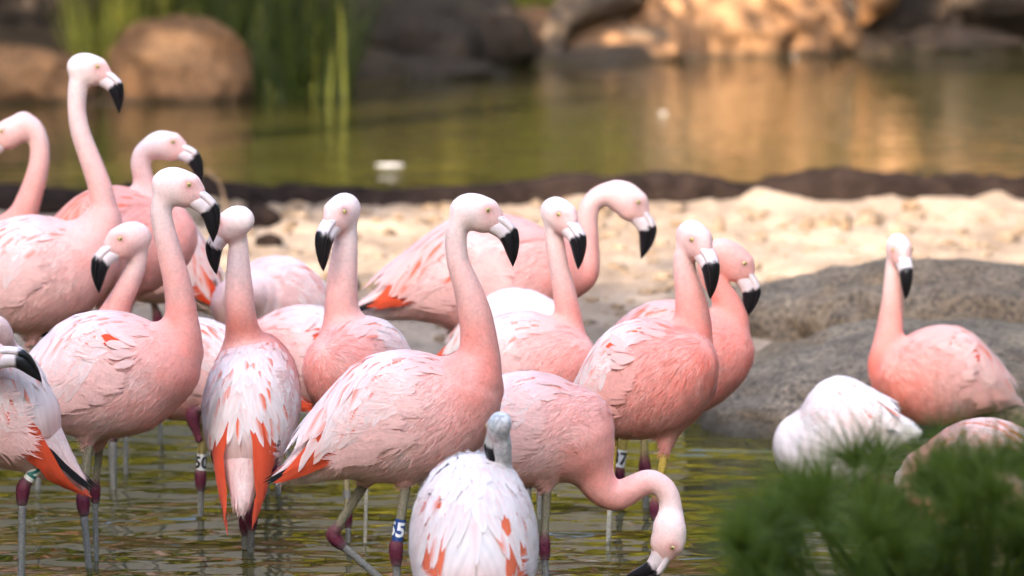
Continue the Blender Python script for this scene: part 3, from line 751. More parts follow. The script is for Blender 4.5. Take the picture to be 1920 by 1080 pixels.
def feather_mesh(B, s0, th0, psi, length, width, lift, base, col_fn, nst=8, curl=0.0, spread=None, tip=0.85, seed=0, side=1, env=True, sag=0.0):
    """one feather draped on the wing envelope: root at (s0, th0), running back at angle psi (down positive)"""
    r = np.random.default_rng(seed)
    t = FT
    w = np.minimum(1, 0.35 + 2.2 * t) * np.clip((1 - t ** (2.2 / tip)), 0, 1) ** 0.62
    w[-1] = 0.05
    a = psi + curl * t
    ds = np.concatenate([[0], np.cumsum(np.cos(a[:-1]))]) * length / (nst - 1)
    dv = np.concatenate([[0], np.cumsum(np.sin(a[:-1]))]) * length / (nst - 1)
    jit = np.ones((nst, 5)); jit[:, 0] += r.normal(0, 0.07, nst); jit[:, 4] += r.normal(0, 0.07, nst)
    off = FCROSS[None] * (width * 0.5 * w)[:, None] * jit
    s_ = s0 + ds[:, None] - off * np.sin(a)[:, None]
    v_ = dv[:, None] + off * np.cos(a)[:, None]
    rad = np.maximum(35.0, np.interp(s_, SE, WIDE))
    th = (th0 + v_ / rad) * side
    lf = base + (lift * t ** 1.3 - sag * t ** 2 - 6.0 * np.clip(1 - t / 0.35, 0, 1))[:, None] + 0.9 * (1 - FCROSS ** 2)[None] * w[:, None]
    pos = B.surf(s_.ravel(), th.ravel(), lf.ravel())
    UV = np.stack([np.tile(FCROSS, (nst, 1)).ravel(), np.repeat(t, 5)], 1)
    e1 = B.surf(s_.ravel() + 4, th.ravel(), 0 * lf.ravel()) - B.surf(s_.ravel() - 4, th.ravel(), 0 * lf.ravel())
    e2 = B.surf(s_.ravel(), th.ravel() + 0.06, 0 * lf.ravel()) - B.surf(s_.ravel(), th.ravel() - 0.06, 0 * lf.ravel())
    nv = np.cross(e1, e2); nv /= np.linalg.norm(nv, axis=1)[:, None] + 1e-12
    nv = nv * (1.0 if np.mean(np.einsum('ij,ij->i', nv, pos - B.axis(s_.ravel()))) > 0 else -1.0)
    g1 = pos[5 * (nst // 2) + 2 + 5] - pos[5 * (nst // 2) + 2 - 5]; g2 = pos[5 * (nst // 2) + 4] - pos[5 * (nst // 2)]
    gn = np.cross(g1, g2); gn /= np.linalg.norm(gn) + 1e-12
    fc_ = FFACE[14]; wind = np.dot(np.cross(pos[fc_[1]] - pos[fc_[0]], pos[fc_[2]] - pos[fc_[0]]), nv[20]) > 0
    if np.dot(gn, nv[20]) < 0: gn = -gn
    nv = nv * 0.62 + gn * 0.38 + B.lat_dir * (0.05 * r.normal()); nv /= np.linalg.norm(nv, axis=1)[:, None]
    return pos, (FFACE if wind else FFACE[:, ::-1]), col_fn(np.repeat(t, 5), np.tile(FCROSS, nst), r), UV, nv

FT = np.linspace(0, 1, 8); FCROSS = np.array([-1.0, -0.5, 0.0, 0.5, 1.0])
FFACE = np.array([[i * 5 + j, (i + 1) * 5 + j, (i + 1) * 5 + j + 1, i * 5 + j + 1] for i in range(7) for j in range(4)])

def make_bird(cfg):
    B = Bird()
    d = cfg['d']; S = cfg.get('S', 1.0); m = S * d / F
    phi, al = R(cfg['phi']), R(cfg.get('alpha', 22))
    Lx, Lz, Lw = cfg.get('Lx', 1), cfg.get('Lz', 1), cfg.get('Lw', 1)
    f = np.array([math.cos(phi), -math.sin(phi), 0]); lat = np.array([math.sin(phi), math.cos(phi), 0]); up = np.array([0, 0, 1.0])
    fr = math.cos(al) * f + math.sin(al) * up; nr = -math.sin(al) * f + math.cos(al) * up
    C = P(cfg['c'][0], cfg['c'][1], d)
    seed = cfg.get('seed', 1)
    r = np.random.default_rng(seed * 101)
    px = d / F
    whiteness = cfg.get('white', 0.5); orange = cfg.get('orange', 0.35)
    neck_hi = np.array(cfg.get('neck_hi', WHITE * 0.35 + PALE * 0.65)); neck_lo = np.array(cfg.get('neck_lo', PINK * 0.55 + SALMON * 0.45))
    body_c = np.array(cfg.get('body_c', PALE * 0.55 + PINK * 0.45))
    head_c = np.array(cfg.get('head_c', neck_hi))

    def surf(s, th, lift):
        t_, b_, w_ = np.interp(s, SE, TOPE), np.interp(s, SE, BOTE), np.interp(s, SE, WIDE)
        cz, h = (t_ - b_) / 2, (t_ + b_) / 2
        lift = lift + 1.8
        la = (w_ + lift) * np.sin(th); v = cz + (h + lift) * np.cos(th)
        return C + m * ((180 - s)[:, None] * Lx * fr + (la * Lw)[:, None] * lat + ((v - 25) * Lz)[:, None] * nr)
    B.surf = surf; B.lat_dir = lat
    B.axis = lambda s: C + m * ((180 - s)[:, None] * Lx * fr + ((np.interp(s, SE, (TOPE - BOTE) / 2) - 25) * Lz)[:, None] * nr)

    def body_field(p):
        q = p - C
        s = 180 - (q @ fr) / (m * Lx); la = (q @ lat) / (m * Lw); v = (q @ nr) / (m * Lz) + 25
        t_, b_, w_ = np.interp(s, ST, TOP), np.interp(s, ST, BOT), np.interp(s, ST, WID)
        cz, h = (t_ - b_) / 2, (t_ + b_) / 2
        hh, ww = np.maximum(h, 3), np.maximum(w_, 3)
        rr = np.sqrt((la / ww) ** 2 + ((v - cz) / hh) ** 2)
        e = (rr - 1) * np.minimum(hh, ww)
        e = np.where(s < 0, np.sqrt(s * s + la * la + v * v), e)
        e = np.where(s > 446, np.sqrt((s - 446) ** 2 + la * la + v * v), e)
        return e * m, s, la, v

    # neck chain: (px, py, radius px, depth offset m) from the head down
    nk = np.array([list(q) + [0.0] * (4 - len(q)) for q in cfg['neck']], float)
    npts = np.array([list(P(q[0], q[1], d + q[3])) + [1.06 * q[2] * (d + q[3]) / F] for q in nk])
    nc = catmull(npts, 5)
    # head frame
    hx, hy, hd, hphi, hth, hs = cfg['head']
    hd_d = d + hd; hm = hs * d / F
    hphi, hth = R(hphi), R(hth)
    hf0 = np.array([math.cos(hphi), -math.sin(hphi), 0]); hl = np.array([math.sin(hphi), math.cos(hphi), 0])
    hf = math.cos(hth) * hf0 + math.sin(hth) * up; hu = -math.sin(hth) * hf0 + math.cos(hth) * up
    roll = R(cfg.get('head_roll', 0))
    if roll:
        hl, hu = math.cos(roll) * hl + math.sin(roll) * hu, -math.sin(roll) * hl + math.cos(roll) * hu
    HO = P(hx, hy, hd_d)
    def H(x, y, z): return HO + hm * (x * hf + y * hl + z * hu)
    HEL = [(-10, -3, 42, 34, 28), (8, -7, 32, 30, 26.5), (12, -21, 30, 25, 23), (33, -18, 19, 25, 16.5), (24, 4, 16, 15, 21)]
    def head_field(p):
        q = (p - HO) / hm
        x, y, z = q @ hf, q @ hl, q @ hu
        e = None
        for cx, cz, rx, rz, ry in HEL:
            k = np.sqrt(((x - cx) / rx) ** 2 + ((z - cz) / rz) ** 2 + (y / ry) ** 2)
            v = (k - 1) * min(rx, ry, rz)
            e = v if e is None else smin(e, v, 6.0)
        return e * hm

    legs = cfg.get('legs', [])
    thighs = []
    for lg in legs:
        ld = d + lg.get('dd', 0)
        a = P(*lg['hip'], ld); b = P(*lg['joint'], ld)
        if lg.get('thigh', True):
            v = b - a
            thighs.append((a - v * 0.15, a + v * lg.get('tl', 0.22), 34 * m, 11.5 * m))

    # sampled field
    lo = np.minimum(nc[:, :3].min(0) - 0.05, C - 0.30 * S); hi = np.maximum(nc[:, :3].max(0) + 0.05, C + 0.30 * S)
    ends = np.array([C + m * (180 - s) * Lx * fr for s in (0, 446)]); 
    lo = np.minimum.reduce([lo, ends.min(0) - 0.02, HO - 75 * hm]); hi = np.maximum.reduce([hi, ends.max(0) + 0.02, HO + 75 * hm])
    # tighten lateral extent round the body
    ext = m * (np.abs(fr) * 275 * Lx + np.abs(lat) * 105 * Lw + np.abs(nr) * 145 * Lz)
    bl, bh = C - ext, C + ext
    lo = np.minimum.reduce([nc[:, :3].min(0) - 0.05, bl, HO - 62 * hm]); hi = np.maximum.reduce([nc[:, :3].max(0) + 0.05, bh, HO + 62 * hm])
    h = cfg.get('vox', 0.0062)
    dims = np.ceil((hi - lo) / h).astype(int) + 2
    ax = [lo[i] + h * np.arange(dims[i]) for i in range(3)]
    D = np.full(dims, 1.0, dtype=np.float64)
    def sub(l, u):
        a = np.clip(np.floor((np.asarray(l) - lo) / h).astype(int), 0, dims); b = np.clip(np.ceil((np.asarray(u) - lo) / h).astype(int) + 1, 0, dims)
        sl = tuple(slice(a[i], b[i]) for i in range(3))
        g = np.stack(np.meshgrid(ax[0][sl[0]], ax[1][sl[1]], ax[2][sl[2]], indexing='ij'), -1)
        return sl, g
    mg = 0.05
    for i in range(len(nc) - 1):
        a, b = nc[i], nc[i + 1]; rm = max(a[3], b[3]) + mg
        sl, g = sub(np.minimum(a[:3], b[:3]) - rm, np.maximum(a[:3], b[:3]) + rm)
        if g.size == 0: continue
        e, _ = seg_dist(g, a[:3], b[:3], a[3], b[3])
        D[sl] = np.minimum(D[sl], e)
    sl, g = sub(HO - 100 * hm, HO + 100 * hm)
    D[sl] = smin(D[sl], head_field(g), 0.010 * hs)
    sl, g = sub(bl - 0.03, bh + 0.03)
    D[sl] = smin(D[sl], body_field(g)[0], cfg.get('k', 0.045) * S)
    for a, b, ra, rb in thighs:
        sl, g = sub(np.minimum(a, b) - ra - 0.04, np.maximum(a, b) + ra + 0.04)
        if g.size: D[sl] = smin(D[sl], seg_dist(g, a, b, ra, rb)[0], 0.02)
    D[0] = D[-1] = 1; D[:, 0] = D[:, -1] = 1; D[:, :, 0] = D[:, :, -1] = 1
    V, Q = surface_nets(D, lo, h)
    # light smoothing
    e = np.vstack([Q[:, [0, 1]], Q[:, [1, 2]], Q[:, [2, 3]], Q[:, [3, 0]]])
    deg = np.bincount(e.ravel(), minlength=len(V)).astype(float)[:, None]
    for _ in range(3):
        A = np.zeros_like(V); np.add.at(A, e[:, 0], V[e[:, 1]]); np.add.at(A, e[:, 1], V[e[:, 0]])
        V = V * 0.5 + 0.5 * A / deg
    # colours and lie of the plumage
    bf, s_, la_, v_ = body_field(V)
    hfld = head_field(V)
    nd = np.full(len(V), 9.0); nt = np.zeros(len(V)); ndir = np.zeros((len(V), 3))
    for i in range(len(nc) - 1):
        e_, t_ = seg_dist(V, nc[i][:3], nc[i + 1][:3], nc[i][3], nc[i + 1][3])
        k = e_ < nd
        nd[k] = e_[k]; nt[k] = (i + t_[k]) / (len(nc) - 1); ndir[k] = nc[i + 1][:3] - nc[i][:3]
    wn_ = sstep(-0.05, 0.035, bf - nd)[:, None]
    wh = sstep(-0.012, 0.012, np.minimum(nd, bf) - hfld)[:, None]
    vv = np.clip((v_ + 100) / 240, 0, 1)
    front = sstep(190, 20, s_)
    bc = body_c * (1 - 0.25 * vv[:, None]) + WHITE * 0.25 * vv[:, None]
    bc = bc * (1 - 0.8 * front[:, None]) + (neck_lo * 0.75 + body_c * 0.25) * 0.8 * front[:, None]
    tail = sstep(300, 400, s_)[:, None]; bc = bc * (1 - tail * .5) + WHITE * tail * .5
    tt = (sstep(0.05, cfg.get('nk_mid', 0.85), nt) ** 0.9)[:, None]
    ncol = neck_hi * (1 - tt) + neck_lo * tt
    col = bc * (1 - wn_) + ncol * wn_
    col = col * (1 - wh) + head_c * wh
    for sd in (-1, 1):
        de = np.linalg.norm(V - H(21, sd * 24, 0), axis=1) / hm
        k = (sstep(19, 8, de) * 0.5)[:, None]; col = col * (1 - k) + np.array([0.66, 0.36, 0.33]) * k
        k = (sstep(9.5, 6.5, de) * 0.75)[:, None]; col = col * (1 - k) + np.array([0.34, 0.16, 0.13]) * k
    lo_ = np.linalg.norm(V - H(38, 0, -14), axis=1) / hm
    k = (sstep(26, 12, lo_) * 0.35)[:, None]; col = col * (1 - k) + np.array([0.74, 0.5, 0.49]) * k
    hxl = ((V - HO) / hm) @ hf; hzl = ((V - HO) / hm) @ hu
    k = (sstep(-18, 34, hxl) * sstep(30, 2, hzl) * wh[:, 0] * cfg.get('face', 0.62))[:, None]; col = col * (1 - k) + (PINK * .75 + PALE * .25) * k
    if cfg.get('speckle'):
        n = vnoise(V / px / np.array([3.0, 3.0, 5.0]), 5); k = (sstep(-0.2, 0.5, n) * np.clip(wh[:, 0] + wn_[:, 0], 0, 1) * 0.62)[:, None]
        col = col * (1 - k) + np.array([0.17, 0.18, 0.21]) * k
    big = fbm(V / px / 40.0, 3, seed)[:, None]; fine = fbm(V / px / 11.0, 2, seed + 3)[:, None]
    col = np.clip(col * (1 + 0.05 * big + 0.05 * fine) + np.array([0, -0.045, -0.045]) * big, 0, 0.93)

    base_z = 0.0
    foot = P(cfg['c'][0], cfg['c'][1], d); root_loc = Vector((foot[0], foot[1], cfg.get('ground', -0.16)))
    root = empty('flamingo', root_loc)
    tag(root, cfg['label'], 'flamingo', FLOCK)
    off = np.array(root_loc)
    def part(name, verts, faces, material, parent=None, **kw):
        return obj(name, new_mesh(name, np.asarray(verts) - off, faces, material, **kw), root if parent is None else parent)
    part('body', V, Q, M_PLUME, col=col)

    # short down over the whole skin: thin blades lying along the plumage
    flow = (ndir / (np.linalg.norm(ndir, axis=1)[:, None] + 1e-9)) * wn_ + (-fr * 0.85 - up * 0.42) * (1 - wn_)
    flow = flow * (1 - wh) + (-hf) * wh
    fc = V[Q].mean(1)
    nrm = np.cross(V[Q[:, 2]] - V[Q[:, 0]], V[Q[:, 3]] - V[Q[:, 1]])
    area = np.linalg.norm(nrm, axis=1) * 0.5; nrm /= (2 * area[:, None] + 1e-12)
    dens = cfg.get('down', 20000)
    pick = r.choice(len(Q), dens, p=area / area.sum())
    uvw = r.random((dens, 4)); uvw /= uvw.sum(1)[:, None]
    pp = (V[Q[pick]] * uvw[..., None]).sum(1); nn = nrm[pick]
    fl = flow[Q[pick, 0]]; fl = fl - nn * (fl * nn).sum(1)[:, None]; fl /= np.linalg.norm(fl, axis=1)[:, None] + 1e-9
    sdv = np.cross(nn, fl); fl = fl + sdv * r.normal(0, 0.22, dens)[:, None]
    on_body = (1 - wn_[Q[pick, 0], 0]) * (1 - wh[Q[pick, 0], 0])
    on_head = wh[Q[pick, 0], 0]
    ln = (8.5 + 13.0 * on_body - 4.8 * on_head) * r.uniform(0.6, 1.35, dens) * px * S
    wd = (1.5 + 1.7 * on_body - 0.2 * on_head) * r.uniform(0.6, 1.3, dens) * px * S
    ps_, pl_, pv_ = s_[Q[pick, 0]], la_[Q[pick, 0]], v_[Q[pick, 0]]
    pcz = (np.interp(ps_, ST, TOP) - np.interp(ps_, ST, BOT)) / 2; ph_ = (np.interp(ps_, ST, TOP) + np.interp(ps_, ST, BOT)) / 2 + 1e-3
    pth = np.degrees(np.arctan2(np.abs(pl_) / (np.interp(ps_, ST, WID) + 1e-3), (pv_ - pcz) / ph_))
    under = (pth < np.interp(ps_, [78, 112, 180, 250, 330], [34, 46, 66, 80, 78]) - 4) & (ps_ > 95) & (ps_ < 350) & (on_body > 0.6)
    ln = np.where(under, ln * 0.12, ln)
    hang = cfg.get('ruff', 0.13) * (1 - 0.45 * on_body)
    lifted = r.uniform(0.2, 1.5, dens) * (1 + 0.0 * on_body)
    b0 = pp - sdv * (wd / 2)[:, None] - nn * 0.0008; b1 = pp + sdv * (wd / 2)[:, None] - nn * 0.0008
    tipp = pp + fl * ln[:, None] + nn * (ln * hang * lifted)[:, None]
    hv = np.stack([b1, b0, tipp], 1).reshape(-1, 3)
    tone = (1 + r.normal(0, 0.05, dens) * (0.8 + 0.4 * on_body))[:, None]
    warm = (r.normal(0, 0.035, dens) * (0.4 + on_body))[:, None] * np.array([0.2, 1.0, 1.0])
    hc = np.repeat(np.clip(col[Q[pick, 0]] * tone + warm, 0, 0.92), 3, 0)
    hme = new_mesh('down', hv - off, np.arange(3 * dens).reshape(-1, 3), M_PLUME, col=hc)
    nd_ = nn + fl * r.normal(0.02, 0.10, dens)[:, None] + sdv * r.normal(0, 0.14, dens)[:, None]
    nd_ /= np.linalg.norm(nd_, axis=1)[:, None]
    hme.normals_split_custom_set_from_vertices(np.repeat(nd_, 3, 0).tolist())
    tag(obj('down', hme, root), kind='stuff')

    # eyes
    iv, jf = ICO[2]
    for sd in (-1, 1):
        ec = H(21, sd * 22.0, 0)
        eo = part('eye', ec + iv * 5.0 * hm, jf, M_IRIS)
        part('pupil', H(21.3, sd * 24.9, 0) + iv * 2.3 * hm, jf, M_PUPIL, eo)
    # bill: upper and lower mandible
    ns = 22; ti = np.linspace(0, len(BILL_T) - 1, ns); ii = np.arange(len(BILL_T))
    T = np.stack([np.interp(ti, ii, BILL_T[:, k]) for k in (0, 1)], 1); Bt = np.stack([np.interp(ti, ii, BILL_B[:, k]) for k in (0, 1)], 1)
    W = np.interp(ti, ii, BILL_W)
    ang = np.linspace(0, 2 * np.pi, 14, endpoint=False)
    for nm, f0, f1, ws in (('upper_mandible', 0.0, 0.42, 0.94), ('lower_mandible', 0.22, 1.0, 1.0)):
        BV = []; BC = []
        for i in range(ns):
            a = T[i] + (Bt[i] - T[i]) * f0; b = T[i] + (Bt[i] - T[i]) * f1
            cen, ha = (a + b) / 2, (b - a) / 2
            for g in ang:
                q = cen - ha * math.cos(g)
                yy = W[i] * ws * math.copysign(abs(math.sin(g)) ** 0.75, math.sin(g))
                BV.append(H(q[0], yy, q[1]))
                fq = f0 + (f1 - f0) * (1 - math.cos(g)) / 2
                edge = 3.45 - 1.1 * fq + r.normal(0, 0.14)
                k = float(sstep(edge - 0.12, edge + 0.12, ti[i]))
                pale = np.array(cfg.get('bill_c', (0.66, 0.57, 0.57))) * (1 - 0.0 * ti[i])
                pale = pale * (1 - 0.45 * max(0, 1 - ti[i] * 1.5)) + col[0] * 0 + np.array([0.74, 0.52, 0.50]) * 0.45 * max(0, 1 - ti[i] * 1.5)
                BC.append(pale * (1 - k) + BLACK * k)
        BF = [[i * 14 + j, i * 14 + (j + 1) % 14, (i + 1) * 14 + (j + 1) % 14, (i + 1) * 14 + j] for i in range(ns - 1) for j in range(14)]
        BF.append([(ns - 1) * 14 + j for j in range(14)])
        mand = part(nm, BV, BF, M_BILL, col=np.array(BC))
        if f0 == 0: upper = mand
    for sd in (-1, 1):
        tdir = (H(60, 0, -24) - H(46, 0, -14)); tdir /= np.linalg.norm(tdir)
        nv_ = ICO[2][0] * 1.0
        nside = hl * sd; n3 = np.cross(tdir, nside)
        part('nostril', H(50, sd * 11.2, -17.5) + hm * (nv_[:, :1] * 7.5 * tdir + nv_[:, 1:2] * 1.2 * nside + nv_[:, 2:] * 1.5 * n3), ICO[2][1], M_PUPIL, upper)
    # legs
    for lg in legs:
        ld = d + lg.get('dd', 0); q = px * S * lg.get('w', 1.0) * 0.85
        a, b = P(*lg['hip'], ld), P(*lg['joint'], ld + lg.get('jd', 0))
        c = P(*lg['foot'], ld + lg.get('fd', 0))
        v = b - a; w_ = c - b; w_n = w_ / np.linalg.norm(w_); v_n = v / np.linalg.norm(v)
        gz = cfg.get('ground', -0.16)
        if w_n[2] < -0.3 and not lg.get('fold'): c = b + w_n * ((gz + 0.006 - b[2]) / w_n[2]); w_ = c - b
        J = 26 * q
        pts = [a, a + v * 0.5, b - v_n * J * 1.7, b - v_n * J * 0.9, b - v_n * J * 0.2 , b + w_n * J * 0.75, b + w_n * J * 1.4, b + w_n * J * 1.9, b + w_ * 0.7, c]
        rd = np.array([12, 11, 10.2, 12.0, 16.0, 14.5, 10.5, 8.8, 8.2, 8.6]) * q
        TIB = np.array(lg.get('tib', (0.22, 0.195, 0.13))); JNT = np.array([0.12, 0.024, 0.042]); TAR = np.array(lg.get('tar', (0.175, 0.17, 0.155)))
        cc = np.array([TIB, TIB, TIB, TIB * .25 + JNT * .75, JNT, JNT * 0.9, TAR * .5 + JNT * .5, TAR, TAR, TAR * .8])
        allp = catmull(np.hstack([np.array(pts), rd[:, None], cc]), 4)
        LV, LF = tube(allp[:, :3], np.maximum(allp[:, 3], 2e-3), 12)
        lo_m = part('leg', LV, LF, M_LEG, col=np.repeat(np.clip(allp[:, 4:], 0.005, 1), 12, 0))
        if w_n[2] < -0.3 and not lg.get('fold'):   # webbed foot on the pond bed
            fw = np.array([f[0], f[1], 0]); sdw = np.array([lat[0], lat[1], 0])
            tp = [c + (fw * 0.085 * math.cos(R(g)) + sdw * 0.085 * math.sin(R(g))) * S for g in (-32, 0, 32)] + [c - fw * 0.025]
            for z in tp: z[2] = gz + 0.004
            cc_ = c.copy(); cc_[2] = gz + 0.018
            part('foot', [cc_, *tp, c - np.array([0, 0, 0.004])], [[0, 1, 2], [0, 2, 3], [0, 4, 1], [0, 3, 4], [5, 2, 1], [5, 3, 2], [5, 1, 4], [5, 4, 3]], M_LEG, parent=lo_m, smooth=False, col=np.tile(TAR, (6, 1)))
        if 'band' in lg:
            tx, bc_, tc, frac, bl_ = lg['band']
            cen = a + v * frac; hb = bl_ * px / 2
            rr = float(np.interp(frac, [0, 0.5, 1], [12, 11, 10.3])) * q * 1.22
            ax_ = v_n; n_ = np.array([0, -1.0, 0]); n_ = n_ - ax_ * np.dot(n_, ax_); n_ /= np.linalg.norm(n_); s2 = np.cross(ax_, n_)   # s2 = picture right when leg points down
            if s2[0] < 0: s2 = -s2
            bv = []
            prof = [(-1, .93), (-1, 1.0), (1, 1.0), (1, .93)]
            for z, k in prof:
                for g in np.linspace(0, 2 * np.pi, 24, endpoint=False):
                    bv.append(cen + ax_ * z * hb + rr * k * (math.sin(g) * s2 + math.cos(g) * n_))
            bfc = [[i * 24 + j, i * 24 + (j + 1) % 24, (i + 1) * 24 + (j + 1) % 24, (i + 1) * 24 + j] for i in range(3) for j in range(24)]
            bo = part('leg_band', bv, bfc, flat_material('band_plastic', bc_, 0.4), parent=lo_m, smooth=False)
            if tx:
                cu = bpy.data.curves.new('number', 'FONT'); cu.body = tx; cu.size = 1.0; cu.align_x = 'CENTER'; cu.align_y = 'CENTER'; cu.offset = 0.03
                to = bpy.data.objects.new('number', cu); COL.objects.link(to)
                dg = bpy.context.evaluated_depsgraph_get(); me0 = bpy.data.meshes.new_from_object(to.evaluated_get(dg))
                import bmesh
                bm_ = bmesh.new(); bm_.from_mesh(me0); bmesh.ops.triangulate(bm_, faces=bm_.faces[:])
                bmesh.ops.subdivide_edges(bm_, edges=bm_.edges[:], cuts=3, use_grid_fill=True); bm_.verts.index_update()
                tv = np.array([x.co[:] for x in bm_.verts]); tf = [[q.index for q in p.verts] for p in bm_.faces]; bm_.free()
                bpy.data.objects.remove(to); bpy.data.curves.remove(cu); bpy.data.meshes.remove(me0)
                ht = hb * 2 * 0.95 * lg.get('ts', 1.0); sh = lg.get('tshift', 0.0)
                g = (tv[:, 0] * ht) / rr + sh
                wv = cen - ax_ * (tv[:, 1] * ht)[:, None] + (rr + 0.0009) * (np.sin(g)[:, None] * s2 + np.cos(g)[:, None] * n_)
                part('number', wv, tf, flat_material('band_ink', tc, 0.5), parent=bo, smooth=False)

    # wings: a covered surface with separate feathers on it
    sides = cfg.get('sides', None)
    if sides is None: sides = [1 if -math.cos(phi) > 0 else -1]
    gcol = np.array(cfg.get('wing_c', PALE * (1 - whiteness) + WHITE * whiteness))
    for sd in (-1, 1):
        near = sd in sides
        # under layer of the folded wing
        gs, gt = np.meshgrid(np.linspace(78, 380, 22), np.linspace(2, 112, 14), indexing='ij')
        lim = np.interp(gs, [78, 112, 180, 250, 330, 392], [40, 52, 72, 86, 84, 78]) / 112.0
        gth = R(1) * gt * lim
        tap = np.sin(np.clip((gs - 78) / 60, 0, 1) * np.pi / 2) * np.clip((400 - gs) / 60, 0, 1)
        edge_t = np.clip((112 - gt) / 22, 0, 1)
        pos = surf(gs.ravel(), (gth * sd).ravel(), (-9 + 8.5 * tap * edge_t - 26 * sstep(318, 372, gs)).ravel())
        wf = np.array([[i * 14 + j, (i + 1) * 14 + j, (i + 1) * 14 + j + 1, i * 14 + j + 1] for i in range(21) for j in range(13)])
        if sd < 0: wf = wf[:, ::-1]
        n_ = vnoise(np.stack([gs.ravel() / 14, gt.ravel() / 6, gs.ravel() * 0 + seed], 1), 3)[:, None]
        redk = (sstep(290, 350, gs.ravel()) * 0.3)[:, None]
        wc = np.clip(gcol * (0.94 + 0.06 * n_), 0, 0.9) * (1 - redk) + CORAL * redk
        wing = part('wing', pos, wf, M_FEATHER, col=wc, uv=np.stack([gt.ravel() / 112, gs.ravel() / 300], 1))
        FE = []
        k = 0
        nrow, ncol_ = (cfg.get('rows', 14), cfg.get('cols', 10)) if near else (9, 7)
        wide = 1.0 if near else 1.5
        for i in range(nrow):
            smx = cfg.get('s_max', 306); s0 = smx - (smx - 60) * (i / (nrow - 1)) ** 0.95
            for j in range(ncol_):
                th = R(-2 + (np.interp(s0, [60, 112, 180, 250, 330], [42, 54, 72, 84, 80])) * (j + 0.5 * (i % 2)) / (ncol_ - 0.5) + r.normal(0, 2.0))
                ss0 = s0 + r.normal(0, 6)
                u = (s0 - 60) / 246.0; tj = th / R(84)
                psi = R(np.interp(u, [0, .3, .65, 1], [2, 14, 24, 14]) * (0.45 + 0.9 * math.sin(np.clip(tj, 0, 1) * math.pi * 0.8)) + r.normal(0, 5) - 14 * max(0, tj - 0.8) / 0.2)
                ln_ = np.interp(u, [0, .25, .6, 1], [44, 66, 96, 104]) * r.uniform(0.82, 1.18) * (1 - 0.36 * max(0, tj) * u) * cfg.get('cov', 0.93)
                wd_ = np.interp(u, [0, .3, .7, 1], [13, 16.5, 19, 18]) * r.uniform(0.8, 1.2) * wide
                band = math.exp(-((tj - 0.42) / 0.28) ** 2) * sstep(0.12, 0.4, u)
                isor = r.random() < orange * (0.25 + 1.7 * band)
                c0 = gcol * r.uniform(0.90, 1.06) + (WHITE - gcol) * r.uniform(-0.25, 0.6) * (0.2 + 0.7 * whiteness)
                c0 = c0 * (1 - 0.25 * (tj > .8)) + PALE * 0.25 * (tj > .8)
                fk = min(0.85, 0.75 * (1 - sstep(0.0, 0.34, u)) + 0.38 * sstep(0.6, 1.0, tj) * (1 - 0.6 * u)) * (1 - 0.5 * sstep(0.8, 1.0, whiteness)); c0 = c0 * (1 - fk) + (body_c * .75 + neck_lo * .25) * fk
                st_ = r.uniform(0.55, 1.0); es = r.choice([-1, 1])
                def cf(t, c, rr_, c0=c0, isor=isor, st_=st_, es=es):
                    out = np.tile(c0, (len(t), 1))
                    shaft = (0.40 * (1 - np.abs(c)) ** 1.5 * (1 - 0.6 * t))[:, None]; out = out * (1 - shaft) + PINK * shaft
                    rim = ((0.35 * sstep(0.4, 1.0, np.abs(c)) + 0.25 * sstep(0.7, 1.0, t)) * (0.3 + 0.7 * whiteness))[:, None]; out = out * (1 - rim) + (out * .45 + WHITE * .55) * rim
                    if isor:
                        q_ = (st_ * sstep(1.0, 0.7, t) * sstep(-0.25, 0.5, c * es))[:, None]
                        oc = CORAL * 0.8 + RED * 0.2
                        out = out * (1 - q_) + oc * q_
                    else:
                        q_ = (0.22 * sstep(0.6, 0.1, t))[:, None]; out = out * (1 - q_) + PINK * q_
                    return np.clip(out, 0, 0.92)
                FE.append((ss0, th, psi, ln_, wd_, r.uniform(1.4, 3.4) * (0.3 + 0.7 * sstep(0.1, 0.5, u) * (1 - 0.6 * sstep(0.65, 1.0, tj))), 0.4 + r.uniform(0, 0.8), cf, R(r.normal(5, 7)), r.uniform(0.6, 0.85), 0.0))
        # flight feathers
        nfl = cfg.get('flight', 9)
        fcol = np.array(cfg.get('flight_c', RED * 0.75 + CORAL * 0.25))
        for i in range(nfl):
            u = i / max(1, nfl - 1)
            def cf(t, c, rr_, u=u):
                k_ = rr_.uniform(0.85, 1.12); out = np.tile(np.clip(fcol * k_, 0, .9), (len(t), 1))
                q_ = (0.35 * sstep(0.35, 0.0, np.abs(c)))[:, None] * 0.4
                return out * (1 - q_) + CORAL * 1.05 * q_
            FE.append((cfg.get('fl_s', 255) + 45 * u + r.normal(0, 4), R(cfg.get('fl_th', 56) + cfg.get('fl_rng', 52) * u), R(cfg.get('fl_psi', 9) - 14 * u + r.normal(0, 3)), cfg.get('fl_len', 150) * r.uniform(0.85, 1.12), cfg.get('fl_w', 22), 2.0, cfg.get('fl_base', -2) - 2 * u, cf, R(r.normal(4, 3)), 0.7, cfg.get('fl_sag', 0)))
        for i in range(cfg.get('black', 2)):
            def cf(t, c, rr_): return np.tile(BLACK * 1.3, (len(t), 1))
            FE.append((326 + 6 * i, R(84 + 9 * i), R(2 - 6 * i), 142, 15, 0.5, -6 - 2 * i, cf, 0.0, 0.6, 0))
